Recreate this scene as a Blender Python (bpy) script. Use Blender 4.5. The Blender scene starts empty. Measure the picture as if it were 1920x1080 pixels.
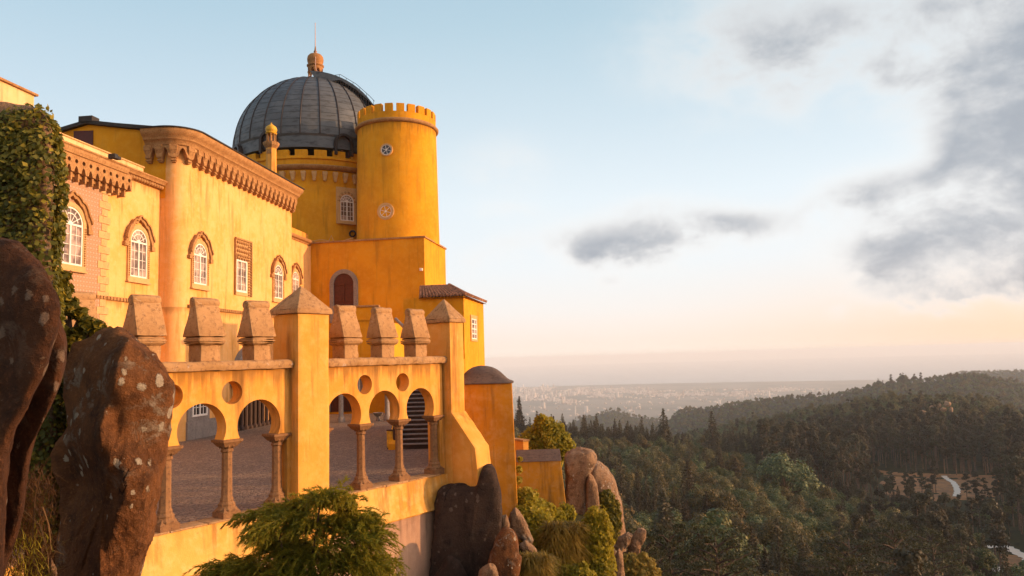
import bpy, bmesh, math, random
import numpy as np
from math import sin, cos, tan, atan2, radians, degrees, pi, sqrt, exp
from mathutils import Vector, Matrix, noise as mn

# ------------------------------------------------------------------ camera
SC = bpy.context.scene
COL = SC.collection
F = 1385.0                      # focal length in pixels of a 1920 wide frame
TH, RO, CZ = radians(5.45), radians(1.66), 3.85
r0 = np.array([1, 0, 0.]); u0 = np.array([0, -sin(TH), cos(TH)]); fw = np.array([0, cos(TH), sin(TH)])
rr = cos(RO)*r0 - sin(RO)*u0; uu = sin(RO)*r0 + cos(RO)*u0
CAM = np.array([0, 0, CZ])
cd = bpy.data.cameras.new('camera'); cam = bpy.data.objects.new('camera', cd); COL.objects.link(cam)
cd.sensor_width = 36; cd.lens = 36*F/1920; cd.clip_start = .1; cd.clip_end = 200000
cam.matrix_world = Matrix(((rr[0], uu[0], -fw[0], 0), (rr[1], uu[1], -fw[1], 0), (rr[2], uu[2], -fw[2], CZ), (0, 0, 0, 1)))
SC.camera = cam
SC.render.resolution_x, SC.render.resolution_y = 1024, 576

def ray(x, y): return rr*(x-960)/F - uu*(y-540)/F + fw
def onz(x, y, z):
    d = ray(x, y); return CAM + d*(z-CZ)/d[2]
def dep(x, y, Y):
    d = ray(x, y); return CAM + d*Y/d[1]
def proj(p):
    p = np.asarray(p, float) - CAM; return 960 + F*(p@rr)/(p@fw), 540 - F*(p@uu)/(p@fw)

# ------------------------------------------------------------------ light
SUN_AZ, SUN_EL = radians(90), radians(8.0)
SUN_STRENGTH, SKY_STRENGTH, EXPOSURE = 3.5, 0.10, 0.42
SC.view_settings.view_transform = 'Standard'; SC.view_settings.look = 'None'
SC.view_settings.exposure = EXPOSURE; SC.view_settings.gamma = 1
SC.render.engine = 'CYCLES'
SC.cycles.use_denoising = True
SC.cycles.max_bounces = 12; SC.cycles.diffuse_bounces = 3; SC.cycles.glossy_bounces = 3
SC.cycles.transmission_bounces = 3; SC.cycles.volume_bounces = 10; SC.cycles.transparent_max_bounces = 6
SC.cycles.caustics_reflective = False; SC.cycles.caustics_refractive = False
ld = bpy.data.lights.new('sun', 'SUN'); sun = bpy.data.objects.new('sun', ld); COL.objects.link(sun)
ld.energy = SUN_STRENGTH; ld.angle = radians(.6); ld.color = (1, .55, .24)
sdir = Vector((sin(SUN_AZ)*cos(SUN_EL), cos(SUN_AZ)*cos(SUN_EL), sin(SUN_EL)))
sun.rotation_euler = sdir.to_track_quat('Z', 'Y').to_euler()

class G:
    """small wrapper to write node graphs"""
    def __init__(s, nt):
        s.nt = nt; nt.nodes.clear()
    def n(s, t, props=None, **kw):
        nd = s.nt.nodes.new(t)
        for k, v in (props or {}).items(): setattr(nd, k, v)
        for k, v in kw.items():
            k = k.replace('_', ' ')
            s.set(nd.inputs[int(k[1:])] if k[0] == 'i' and k[1:].isdigit() else nd.inputs[k], v)
        return nd
    def set(s, sock, v):
        if isinstance(v, bpy.types.NodeSocket): s.nt.links.new(v, sock)
        elif isinstance(v, (tuple, list)) and sock.type == 'RGBA' and len(v) == 3: sock.default_value = (*v, 1)
        else: sock.default_value = v
    def m(s, op, a, b=0.0, c=0.0, clamp=False):
        nd = s.nt.nodes.new('ShaderNodeMath'); nd.operation = op; nd.use_clamp = clamp
        for i, v in enumerate((a, b, c)): s.set(nd.inputs[i], v)
        return nd.outputs[0]
    def mix(s, f, a, b, blend='MIX'):
        nd = s.nt.nodes.new('ShaderNodeMix'); nd.data_type = 'RGBA'; nd.blend_type = blend; nd.clamp_factor = True
        s.set(nd.inputs[0], f); s.set(nd.inputs[6], a); s.set(nd.inputs[7], b)
        return nd.outputs[2]
    def noise(s, vec, scale, detail=4, rough=.55, dist=0.0):
        return s.n('ShaderNodeTexNoise', Vector=vec, Scale=scale, Detail=detail, Roughness=rough, Distortion=dist).outputs['Fac']
    def ramp(s, f, lo, hi, a=0.0, b=1.0):
        nd = s.nt.nodes.new('ShaderNodeMapRange'); nd.interpolation_type = 'SMOOTHSTEP'
        for i, v in enumerate((f, lo, hi, a, b)): s.set(nd.inputs[i], v)
        return nd.outputs[0]
    def map(s, vec, scale=(1, 1, 1), rot=(0, 0, 0), loc=(0, 0, 0)):
        return s.n('ShaderNodeMapping', Vector=vec, Location=loc, Rotation=rot, Scale=scale).outputs[0]

# sky: Nishita plus clouds laid out by compass direction and height above the horizon
W = bpy.data.worlds.new('World'); SC.world = W; W.use_nodes = True
g = G(W.node_tree)
tc = g.n('ShaderNodeTexCoord').outputs['Generated']
sp = g.n('ShaderNodeSeparateXYZ', Vector=tc)
az = g.m('ARCTAN2', sp.outputs[0], sp.outputs[1]); el = g.m('ARCSINE', sp.outputs[2])
elc = g.m('MAXIMUM', sp.outputs[2], 0.012)
skyvec = g.n('ShaderNodeCombineXYZ', X=sp.outputs[0], Y=sp.outputs[1], Z=elc).outputs[0]
sky = g.n('ShaderNodeTexSky', dict(sky_type='NISHITA', sun_disc=False, sun_elevation=SUN_EL, sun_rotation=SUN_AZ,
          altitude=400, air_density=1.0, dust_density=1.2, ozone_density=2.0), Vector=skyvec)
skyc = sky.outputs[0]
# high thin veil: whitens the lower sky, stays blue overhead, warm towards the sunset
def lin(c): return tuple(((v/255+.055)/1.055)**2.4 if v > 10 else v/255/12.92 for v in c)
STOPS = [(-2, (222, 208, 202)), (-.1, (248, 233, 222)), (.35, (251, 235, 222)), (1.1, (248, 229, 217)), (3.5, (241, 234, 230)), (7, (234, 237, 239)), (12, (226, 235, 240)), (18, (205, 221, 230)), (25, (180, 205, 218)), (33, (158, 188, 207)), (50, (136, 168, 196)), (70, (126, 158, 190)), (90, (120, 152, 186))]
SKYK = .93
cr = g.n('ShaderNodeValToRGB'); cr.color_ramp.interpolation = 'LINEAR'
E_ = cr.color_ramp.elements
while len(E_) < len(STOPS): E_.new(.5)
for e_, (d_, c_) in zip(E_, STOPS): e_.position = (d_+2)/92; e_.color = (*lin(c_), 1)
g.set(cr.inputs[0], g.m('DIVIDE', g.m('ADD', g.m('MULTIPLY', el, 180/pi), 2), 92))
warm = g.m('MULTIPLY', g.ramp(az, radians(6), radians(62)), g.ramp(el, radians(0), radians(9), 1, 0))
veil = g.mix(warm, cr.outputs[0], lin((252, 190, 132)))
leftdim = g.m('MULTIPLY', g.ramp(az, radians(5), radians(-40)), .12)
veil = g.mix(leftdim, veil, lin((120, 170, 205)))
behind = g.m('MULTIPLY', g.ramp(sp.outputs[1], .15, -.55), .75)
veil = g.mix(behind, veil, lin((214, 206, 204)))
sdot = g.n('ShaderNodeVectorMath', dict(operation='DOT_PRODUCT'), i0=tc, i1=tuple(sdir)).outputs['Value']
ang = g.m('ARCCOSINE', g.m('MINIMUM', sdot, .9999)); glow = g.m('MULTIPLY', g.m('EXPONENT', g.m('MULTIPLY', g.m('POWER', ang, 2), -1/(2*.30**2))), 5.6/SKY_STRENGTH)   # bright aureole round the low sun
skyc = g.mix(.86, skyc, g.mix(1.0, veil, (SKYK/SKY_STRENGTH,)*3, 'MULTIPLY'))
n1 = g.noise(g.map(tc, (1, 1, 1.7)), 6.0, 10, .56, .2)
n2 = g.noise(g.map(tc, (1, 1, 1.8), loc=(3, 7, 1)), 3.0, 4, .5)
n3 = g.noise(g.map(tc, (1, 1, 1.4), loc=(9, 2, 4)), 22, 9, .62)
azw = g.m('ADD', az, g.m('MULTIPLY', g.m('SUBTRACT', n2, .5), .16))
elw = g.m('ADD', el, g.m('MULTIPLY', g.m('SUBTRACT', n1, .5), .09))
# px centre, px radii, strength
BLOBS = [(1800, 20, 330, 70, .62), (1500, 75, 270, 130, .50), (1340, 55, 210, 110, .32), (1900, 110, 240, 60, .34), (1700, 140, 200, 60, .32),
         (1200, 442, 190, 50, .92), (1085, 462, 85, 26, .55), (1345, 425, 90, 30, .62), (1190, 392, 60, 20, .30),
         (1600, 352, 80, 34, .75), (1530, 385, 60, 22, .40), (1905, 255, 115, 72, 1.25), (1895, 350, 135, 78, 1.3), (1735, 405, 110, 46, .85),
         (1860, 460, 185, 62, 1.6), (1770, 480, 130, 40, .95), (1745, 562, 95, 26, 1.0), (1690, 470, 60, 60, .42),
         (1840, 552, 36, 18, .55), (925, 300, 90, 50, .50), (940, 390, 60, 20, .34), (1130, 530, 36, 16, .60), (880, 485, 40, 18, .36), (940, 462, 36, 20, .34),
         (1560, 582, 18, 10, .45), (2150, 380, 220, 160, 1.0), (2100, 60, 250, 120, .9)]
tot = None; low = None
for (bx, by, bw, bh, am) in BLOBS:
    d = ray(bx, by); d = d/np.linalg.norm(d); a0 = atan2(d[0], d[1]); e0 = math.asin(d[2])
    k = sqrt(1 + ((bx-960)/F)**2)
    qa = g.m('POWER', g.m('MULTIPLY', g.m('SUBTRACT', azw, a0), k*F/bw), 2)
    qe = g.m('POWER', g.m('MULTIPLY', g.m('SUBTRACT', elw, e0), k*F/bh), 2)
    b = g.m('MULTIPLY', g.m('EXPONENT', g.m('MULTIPLY', g.m('ADD', qa, qe), -.75)), am)
    tot = b if tot is None else g.m('ADD', tot, b)
soft = g.m('MINIMUM', tot, 1.15)
dens = g.m('MULTIPLY', soft, g.m('ADD', g.m('MULTIPLY_ADD', n1, 2.1, -.25), g.m('MULTIPLY_ADD', n3, .5, -.25)))
cmask = g.m('MULTIPLY', g.ramp(dens, .055, .85), .84)
core = g.ramp(dens, .30, 1.25)
CLOUD_HI, CLOUD_LO = (.74, .715, .69), (.27, .29, .33)
cl = g.mix(core, CLOUD_HI, CLOUD_LO)
#CLOUDS
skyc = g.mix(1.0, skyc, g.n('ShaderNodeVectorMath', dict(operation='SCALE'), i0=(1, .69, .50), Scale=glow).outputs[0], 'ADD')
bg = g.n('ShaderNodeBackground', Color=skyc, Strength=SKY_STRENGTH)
bgc = g.n('ShaderNodeBackground', Color=cl, Strength=1.0)
mx = g.n('ShaderNodeMixShader', i0=cmask, i1=bg.outputs[0], i2=bgc.outputs[0])
g.n('ShaderNodeOutputWorld', Surface=mx.outputs[0])

# ------------------------------------------------------------------ helpers
RNG = np.random.default_rng(7)
random.seed(5)

def tag(o, label=None, cat=None, group=None, kind=None):
    if label: o['label'] = label
    if cat: o['category'] = cat
    if group: o['group'] = group
    if kind: o['kind'] = kind
    return o
def thing(name, loc, label, cat, group=None):
    o = bpy.data.objects.new(name, None); COL.objects.link(o); o.location = loc; o.empty_display_size = .2
    return tag(o, label, cat, group)
def root_of(o):
    p = Vector((0, 0, 0))
    while o is not None:
        p += o.location; o = o.parent
    return p
def np_mesh(name, V, FA, mat=None, smooth=False):
    V = np.asarray(V, np.float32); FA = np.asarray(FA, np.int32)
    me = bpy.data.meshes.new(name); k = FA.shape[1]
    me.vertices.add(len(V)); me.vertices.foreach_set('co', V.ravel())
    me.loops.add(FA.size); me.loops.foreach_set('vertex_index', FA.ravel())
    me.polygons.add(len(FA)); me.polygons.foreach_set('loop_start', np.arange(0, FA.size, k, dtype=np.int32))
    if smooth: me.polygons.foreach_set('use_smooth', np.ones(len(FA), bool))
    if mat: me.materials.append(mat)
    me.update(calc_edges=True); me.validate()
    return me
def link(name, me, parent=None, loc=None, rz=None):
    o = bpy.data.objects.new(name, me); COL.objects.link(o)
    if parent is not None: o.parent = parent
    if loc is not None: o.location = loc
    if rz is not None: o.rotation_euler = (0, 0, rz)
    return o

class Fr:
    """vertical working frame: s along the wall, o outward from it, z up"""
    def __init__(self, P, azd):
        self.P = np.array([P[0], P[1]], float); self.az = azd; a = radians(azd)
        self.d = np.array([sin(a), cos(a)]); self.nn = np.array([cos(a), -sin(a)])
    def pt(self, s, o, z):
        q = self.P + self.d*s + self.nn*o; return (q[0], q[1], z)
    def sz(self, x, y, o=0):
        Q = self.P + self.nn*o; dr = ray(x, y)
        t = (Q - CAM[:2])@self.nn/(dr[:2]@self.nn); p = CAM + dr*t
        return float((p[:2]-Q)@self.d), float(p[2])
    def rz(self): return atan2(self.d[1], self.d[0])     # rotation taking local x to d (local -y outward)

class MB:
    def __init__(self): self.v = []; self.f = []
    def add(self, vs, fs):
        b = len(self.v); self.v += [tuple(map(float, p)) for p in vs]; self.f += [tuple(b+i for i in q) for q in fs]; return self
    def box(self, fr, s0, s1, o0, o1, z0, z1):
        vs = [fr.pt(s, o, z) for z in (z0, z1) for s, o in ((s0, o0), (s1, o0), (s1, o1), (s0, o1))]
        return self.add(vs, [(0, 1, 2, 3), (4, 7, 6, 5), (0, 4, 5, 1), (1, 5, 6, 2), (2, 6, 7, 3), (3, 7, 4, 0)])
    def frustum(self, fr, b, t, z0, z1):
        """b, t = (s0,s1,o0,o1) of bottom and top"""
        vs = [fr.pt(s, o, z) for (q, z) in ((b, z0), (t, z1)) for s, o in ((q[0], q[2]), (q[1], q[2]), (q[1], q[3]), (q[0], q[3]))]
        return self.add(vs, [(0, 1, 2, 3), (4, 7, 6, 5), (0, 4, 5, 1), (1, 5, 6, 2), (2, 6, 7, 3), (3, 7, 4, 0)])
    def prism(self, fr, poly, o0, o1):
        """polygon in (s,z) pushed from o0 to o1"""
        n = len(poly); vs = [fr.pt(s, o0, z) for s, z in poly] + [fr.pt(s, o1, z) for s, z in poly]
        return self.add(vs, [tuple(range(n)), tuple(range(2*n-1, n-1, -1))] + [(i, i+n, (i+1) % n+n, (i+1) % n) for i in range(n)])
    def plan(self, pts, z0, z1):
        """polygon in plan (world xy)"""
        n = len(pts); vs = [(p[0], p[1], z0) for p in pts] + [(p[0], p[1], z1) for p in pts]
        return self.add(vs, [tuple(range(n)), tuple(range(2*n-1, n-1, -1))] + [(i, i+n, (i+1) % n+n, (i+1) % n) for i in range(n)])
    def lathe(self, c, prof, seg=32, a0=0, a1=2*pi, cap=True):
        full = abs(a1-a0-2*pi) < 1e-6; na = seg if full else seg+1; vs = []; fs = []
        for r, z in prof:
            for i in range(na):
                a = a0 + (a1-a0)*i/seg; vs.append((c[0]+r*cos(a), c[1]+r*sin(a), c[2]+z))
        for j in range(len(prof)-1):
            for i in range(seg):
                k = (i+1) % na if full else i+1
                fs.append((j*na+i, j*na+k, (j+1)*na+k, (j+1)*na+i))
        if cap and full:
            if prof[0][0] > 1e-3: fs.append(tuple(range(na-1, -1, -1)))
            if prof[-1][0] > 1e-3: b = (len(prof)-1)*na; fs.append(tuple(range(b, b+na)))
        return self.add(vs, fs)
    def ringwall(self, c, r0_, r1_, z0, z1, a0, a1, seg=4):
        vs = []; fs = []
        for i in range(seg+1):
            a = a0+(a1-a0)*i/seg
            for r, z in ((r0_, z0), (r1_, z0), (r1_, z1), (r0_, z1)): vs.append((c[0]+r*cos(a), c[1]+r*sin(a), z))
        for i in range(seg):
            b = 4*i
            for k in range(4): fs.append((b+k, b+(k+1) % 4, b+4+(k+1) % 4, b+4+k))
        fs += [(0, 1, 2, 3), (4*seg+3, 4*seg+2, 4*seg+1, 4*seg)]
        return self.add(vs, fs)
    def tube(self, path, rad, seg=6, closed=False):
        P = [Vector(p) for p in path]; n = len(P); rad = rad if hasattr(rad, '__len__') else [rad]*n; vs = []; fs = []
        up = Vector((0, 0, 1))
        for i, p in enumerate(P):
            t = (P[min(i+1, n-1)] - P[max(i-1, 0)]).normalized()
            x = t.cross(up)
            if x.length < 1e-3: x = t.cross(Vector((1, 0, 0)))
            x.normalize(); y = t.cross(x)
            for k in range(seg):
                a = 2*pi*k/seg; vs.append(p + (x*cos(a) + y*sin(a))*rad[i])
        for i in range(n-1):
            for k in range(seg): fs.append((i*seg+k, i*seg+(k+1) % seg, (i+1)*seg+(k+1) % seg, (i+1)*seg+k))
        fs += [tuple(range(seg-1, -1, -1)), tuple(range((n-1)*seg, n*seg))]
        return self.add(vs, fs)
    def sweep(self, path, prof, closed=False):
        """path: list of ((x,y),(nx,ny)) ; prof: closed list of (out,z)"""
        n = len(path); k = len(prof); vs = []; fs = []
        for (p, nv) in path:
            for o, z in prof: vs.append((p[0]+nv[0]*o, p[1]+nv[1]*o, z))
        for i in range(n if closed else n-1):
            j = (i+1) % n
            for a in range(k): fs.append((i*k+a, i*k+(a+1) % k, j*k+(a+1) % k, j*k+a))
        if not closed: fs += [tuple(range(k-1, -1, -1)), tuple(range((n-1)*k, n*k))]
        return self.add(vs, fs)
    def mesh(self, name, mat, off=(0, 0, 0), smooth=0, bevel=0, rough=0, cuts=3, seed=0):
        me = bpy.data.meshes.new(name)
        me.from_pydata([(x-off[0], y-off[1], z-off[2]) for x, y, z in self.v], [], self.f); me.validate()
        bm = bmesh.new(); bm.from_mesh(me)
        bmesh.ops.recalc_face_normals(bm, faces=bm.faces)
        if bevel:
            ed = [e for e in bm.edges if len(e.link_faces) == 2 and e.calc_face_angle(0) > radians(35)]
            bmesh.ops.bevel(bm, geom=ed, offset=bevel, segments=2, profile=.5, affect='EDGES', clamp_overlap=True)
        if rough:
            bmesh.ops.subdivide_edges(bm, edges=[e for e in bm.edges if e.calc_length() > .12], cuts=cuts, use_grid_fill=True)
            bm.normal_update()
            for v in bm.verts:
                q = v.co+Vector((seed*3.1, seed*1.7, seed)); v.co += v.normal*rough*(mn.fractal(q*4.5, .8, 2.2, 4)*.9 - max(0, mn.noise(q*2.6)-.25)*2.2)
        if smooth:
            for fc in bm.faces: fc.smooth = True
            for e in bm.edges:
                if len(e.link_faces) == 2 and e.calc_face_angle(0) > radians(smooth): e.smooth = False
        bm.to_mesh(me); bm.free()
        me.materials.append(mat); return me
    def build(self, name, mat, parent=None, smooth=0, bevel=0, origin=None, rough=0, cuts=3):
        off = root_of(parent) if parent is not None else Vector(origin or (0, 0, 0))
        o = link(name, self.mesh(name, mat, off, smooth, bevel, rough, cuts), parent)
        if parent is None: o.location = off
        return o

def copies(o, parent, xf):
    """linked copies of one mesh object at each (loc, rz)"""
    out = []
    for i, (loc, rz) in enumerate(xf):
        c = o if i == 0 else o.copy()
        if i: COL.objects.link(c)
        c.parent = parent; c.location = Vector(loc) - root_of(parent); c.rotation_euler = (0, 0, rz); out.append(c)
    return out

def fill2d(outer, holes, mapf):
    """triangulated flat polygon with holes, extruded by mapf(u,v,0/1) -> verts, faces"""
    from mathutils.geometry import tessellate_polygon
    loops = [[Vector((u, v, 0)) for u, v in lp] for lp in [outer]+holes]
    tri = tessellate_polygon(loops); flat = [p for lp in loops for p in lp]; n = len(flat)
    vs = [mapf(p.x, p.y, 0) for p in flat] + [mapf(p.x, p.y, 1) for p in flat]
    fs = [tuple(t) for t in tri] + [tuple(n+i for i in reversed(t)) for t in tri]
    b = 0
    for lp in loops:
        k = len(lp)
        fs += [(b+i, b+(i+1) % k, n+b+(i+1) % k, n+b+i) for i in range(k)]; b += k
    return vs, fs
def arc(cx, cy, r, a0, a1, n, ry=None):
    ry = ry or r
    return [(cx+r*cos(a0+(a1-a0)*i/n), cy+ry*sin(a0+(a1-a0)*i/n)) for i in range(n+1)]
# ------------------------------------------------------------------ materials
def newmat(name):
    m = bpy.data.materials.new(name); m.use_nodes = True; g = G(m.node_tree)
    g.oc = g.n('ShaderNodeTexCoord').outputs['Object']; return m, g
def finish(g, color, rough=.8, metallic=0, spec=.35, bump=None, bstr=.4, bdist=.02, **kw):
    p = g.n('ShaderNodeBsdfPrincipled', Base_Color=color, Roughness=rough, Metallic=metallic)
    p.inputs['Specular IOR Level'].default_value = spec
    for k, v in kw.items(): g.set(p.inputs[k.replace('_', ' ')], v)
    if bump is not None:
        b = g.n('ShaderNodeBump', Strength=bstr, Distance=bdist, Height=bump); g.nt.links.new(b.outputs[0], p.inputs['Normal'])
    g.n('ShaderNodeOutputMaterial', Surface=p.outputs[0]); return p
def plaster(name, c1, c2, c3, stain=(.25, .13, .03), st=.5, fine=1.0, drips=()):
    m, g = newmat(name); oc = g.oc
    a = g.noise(oc, .55, 6, .6); b = g.noise(oc, 3.2, 7, .65); c = g.noise(oc, 38, 3, .6)
    s = g.noise(g.map(oc, (1.6, 1.6, .16)), 1.5, 6, .62); s2 = g.noise(g.map(oc, (5, 5, .5), loc=(4, 1, 2)), 1.2, 5, .6)
    col = g.mix(g.ramp(a, .35, .65), c1, c2)
    col = g.mix(g.m('MULTIPLY', g.ramp(b, .42, .72), .55), col, c3)
    col = g.mix(g.m('MULTIPLY', g.ramp(s, .50, .72), st), col, stain)
    col = g.mix(g.m('MULTIPLY', g.ramp(s2, .6, .8), st*.5), col, tuple(min(1, x*1.25+.03) for x in c3))
    col = g.mix(g.m('MULTIPLY', g.ramp(g.noise(oc, 9, 8, .7), .62, .74), st*.6), col, tuple(x*.55 for x in stain))
    zz = g.n('ShaderNodeSeparateXYZ', Vector=oc).outputs[2]
    for (zt, ln, k) in drips:      # dirt run-off hanging from a ledge, ragged lower edge
        sk = g.noise(g.map(oc, (4.5, 4.5, .12)), 1.0, 5, .65); lo = g.m('MULTIPLY_ADD', sk, -2.2*ln, zt+.55*ln)
        mk = g.m('MULTIPLY', g.ramp(g.m('SUBTRACT', zz, lo), 0, .6*ln), g.ramp(zz, zt, zt+.05, 1, 0))
        col = g.mix(g.m('MULTIPLY', mk, k), col, tuple(x*.6 for x in stain))
    h = g.m('ADD', g.m('MULTIPLY', b, .8), g.m('MULTIPLY', c, .35*fine))
    finish(g, col, .88, bump=h, bstr=.55, bdist=.03, spec=.2); return m
def stone(name, c1, c2, c3, scale=1.0, lich=0.0, bstr=.7, lc=(.5, .45, .38)):
    m, g = newmat(name); oc = g.oc
    a = g.noise(oc, 1.1*scale, 6, .65); b = g.noise(oc, 6*scale, 8, .7); c = g.noise(oc, 45*scale, 3, .6)
    s = g.noise(g.map(oc, (3, 3, .5)), scale, 6, .65)
    col = g.mix(g.ramp(a, .35, .65), c1, c2); col = g.mix(g.ramp(b, .48, .7), col, c3)
    col = g.mix(g.m('MULTIPLY', g.ramp(s, .55, .75), .6), col, tuple(x*.4 for x in c1))
    if lich:
        v = g.noise(oc, 5*scale, 10, .7, .5); col = g.mix(g.m('MULTIPLY', g.ramp(v, .60, .66), lich), col, lc)
    h = g.m('ADD', b, g.m('MULTIPLY', c, .4))
    finish(g, col, .9, bump=h, bstr=bstr, bdist=.03, spec=.2); return m
def plain(name, c, rough=.6, metallic=0, spec=.4, var=.25, scale=6, bstr=.15):
    m, g = newmat(name); b = g.noise(g.oc, scale, 6, .6)
    col = g.mix(g.ramp(b, .3, .7), tuple(x*(1-var) for x in c), tuple(min(1, x*(1+var)) for x in c))
    finish(g, col, rough, metallic, spec, bump=b, bstr=bstr); return m
def rockmat(name, c1, c2, dark, lc, lich=1.0, sc=1.0, bd=.07):
    m, g = newmat(name); oc = g.oc
    a = g.noise(oc, .9*sc, 8, .65, .4); b = g.noise(oc, 5*sc, 10, .72); c = g.noise(oc, 40*sc, 5, .7); d = g.noise(oc, 130*sc, 2, .6)
    col = g.mix(g.ramp(a, .35, .62), c1, c2); col = g.mix(g.m('MULTIPLY', g.ramp(b, .45, .68), .8), col, dark)
    col = g.mix(g.m('MULTIPLY', g.ramp(g.noise(g.map(oc, (2.2, 2.2, .45)), 1.3*sc, 6, .65), .5, .72), .65), col, tuple(x*.5 for x in dark))
    col = g.mix(g.m('MULTIPLY', g.ramp(c, .5, .68), .55), col, tuple(min(1, x*1.7) for x in c2))
    v = g.n('ShaderNodeTexVoronoi', dict(feature='F1'), Vector=g.map(oc, (1, 1, .75)), Scale=11.0*sc, Randomness=1.0)
    wob = g.m('ADD', v.outputs['Distance'], g.m('MULTIPLY', g.m('SUBTRACT', g.noise(oc, 13*sc, 8, .75), .5), 1.15))
    big = g.noise(oc, 1.3*sc, 3, .5)
    rad = g.ramp(big, .36, .68, .02, .44); hue = g.n('ShaderNodeSeparateColor', Color=v.outputs['Color']).outputs[0]
    spot = g.m('MULTIPLY', g.ramp(g.m('SUBTRACT', rad, wob), -.02, .05), g.ramp(hue, .55, .6))
    spk = g.m('MULTIPLY', g.ramp(g.noise(oc, 15*sc, 7, .72), .65, .7), g.ramp(big, .45, .6))
    lm = g.m('MULTIPLY', g.m('MAXIMUM', spot, g.m('MULTIPLY', spk, .8)), lich)
    lcol = g.mix(g.noise(oc, 30*sc, 4, .6), lc, tuple(x*.6 for x in lc))
    col = g.mix(lm, col, lcol)
    cr_ = g.m('MULTIPLY', g.ramp(g.noise(oc, 3.4*sc, 14, .76, .5), .52, .60), g.ramp(g.noise(oc, 1.1*sc, 4, .55), .46, .60))
    col = g.mix(g.m('MULTIPLY', cr_, .75*lich), col, g.mix(g.noise(oc, 60*sc, 4, .7), tuple(x*.35 for x in lc), tuple(x*.85 for x in lc)))
    vc = g.n('ShaderNodeTexVoronoi', dict(feature='DISTANCE_TO_EDGE'), Vector=g.n('ShaderNodeVectorMath', dict(operation='ADD'), i0=oc, i1=g.n('ShaderNodeTexNoise', Vector=oc, Scale=2.5*sc, Detail=6).outputs['Color']).outputs[0], Scale=.9*sc).outputs[0]
    crk = g.m('MULTIPLY', g.ramp(vc, .0, .010, 1, 0), g.ramp(g.noise(oc, 1.7*sc, 3, .5), .52, .62)); col = g.mix(g.m('MULTIPLY', crk, .75), col, tuple(x*.3 for x in dark))
    h = g.m('ADD', g.m('ADD', g.m('MULTIPLY', b, 1.1), g.m('MULTIPLY', c, .45)), g.m('ADD', g.m('MULTIPLY', d, .22), g.m('SUBTRACT', g.m('MULTIPLY', g.m('ADD', lm, cr_), .2), g.m('MULTIPLY', crk, .7))))
    finish(g, col, .92, bump=h, bstr=.9, bdist=bd, spec=.2); return m
def leafmat(name, c1, c2, c3, trans=.35, nscale=.35, rnd=.5):
    m, g = newmat(name)
    ob = g.n('ShaderNodeObjectInfo').outputs['Random']; ge = g.n('ShaderNodeNewGeometry').outputs['Random Per Island']
    a = g.noise(g.oc, nscale, 3, .5)
    col = g.mix(g.ramp(a, .35, .65), c1, c2); col = g.mix(g.m('MULTIPLY', g.ramp(ge, .55, 1), .8), col, c3)  # random leaf tone; the paler leaves also paint in sunlit highlights
    hsv = g.n('ShaderNodeHueSaturation', Color=col, Hue=g.m('MULTIPLY_ADD', ob, .045*rnd, .5-.042*rnd), Saturation=g.m('MULTIPLY_ADD', ob, -.3*rnd, 1.05), Value=g.m('MULTIPLY_ADD', ob, .9*rnd, 1-.4*rnd))
    col = hsv.outputs[0]
    p = g.n('ShaderNodeBsdfPrincipled', Base_Color=col, Roughness=.6); p.inputs['Specular IOR Level'].default_value = .25
    t = g.n('ShaderNodeBsdfTranslucent', Color=g.mix(.5, col, tuple(min(1, x*1.5) for x in c3)))
    mx = g.n('ShaderNodeMixShader', i0=trans, i1=p.outputs[0], i2=t.outputs[0])
    g.n('ShaderNodeOutputMaterial', Surface=mx.outputs[0]); return m

M = {}
M['plaster'] = plaster('yellow_plaster', (.74, .345, .065), (.63, .27, .035), (.77, .41, .12), stain=(.24, .105, .025), st=.8)
M['palaceplaster'] = plaster('sunlit_yellow_plaster', (.80, .425, .145), (.73, .35, .085), (.82, .49, .22), stain=(.36, .165, .035), st=.65, drips=((15.6, 1.6, .5), (7.08, .7, .5)))  # base paled to put the wash of low sun into the colour
M['bayplaster'] = plaster('bay_plaster', (.80, .425, .145), (.73, .35, .085), (.82, .49, .22), stain=(.36, .165, .035), st=.65, drips=((13.45, 1.0, .5), (7.18, .7, .5)))  # same sun-paled base colour for the left bay
M['arcplaster'] = plaster('arcade_plaster', (.74, .345, .065), (.63, .27, .035), (.77, .41, .12), stain=(.24, .105, .025), st=.8, drips=((3.74, .8, .6), (.5, .5, .3)))
TOWER_TOP = 10.06
M['towerplaster'] = plaster('tower_plaster', (.72, .315, .010), (.62, .25, .007), (.72, .36, .035), stain=(.22, .10, .012), st=.35, drips=((TOWER_TOP, 1.6, .5),))
M['ochre'] = plaster('ochre_plaster', (.72, .315, .010), (.62, .25, .007), (.72, .36, .035), stain=(.24, .105, .012), st=.42)
M['ochre_old'] = plaster('weathered_ochre_plaster', (.58, .25, .018), (.44, .18, .012), (.58, .33, .11), stain=(.12, .07, .02), st=.7)
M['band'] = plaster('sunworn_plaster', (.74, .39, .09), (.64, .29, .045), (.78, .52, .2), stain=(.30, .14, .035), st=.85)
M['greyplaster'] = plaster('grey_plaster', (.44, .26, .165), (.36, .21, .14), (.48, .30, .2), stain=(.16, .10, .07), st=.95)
M['cream'] = plaster('cream_plaster', (.74, .50, .24), (.66, .40, .16), (.7, .5, .3), stain=(.4, .22, .1), st=.7)
M['stone'] = stone('merlon_stone', (.38, .205, .085), (.46, .26, .115), (.20, .105, .048), 1.6, .6, lc=(.54, .38, .24))
M['coping'] = stone('coping_stone', (.38, .205, .08), (.46, .265, .12), (.19, .10, .05), 1.4, .6, lc=(.5, .42, .36))
M['carved'] = stone('carved_stone', (.36, .18, .065), (.46, .25, .10), (.20, .095, .04), 2.6)
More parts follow.
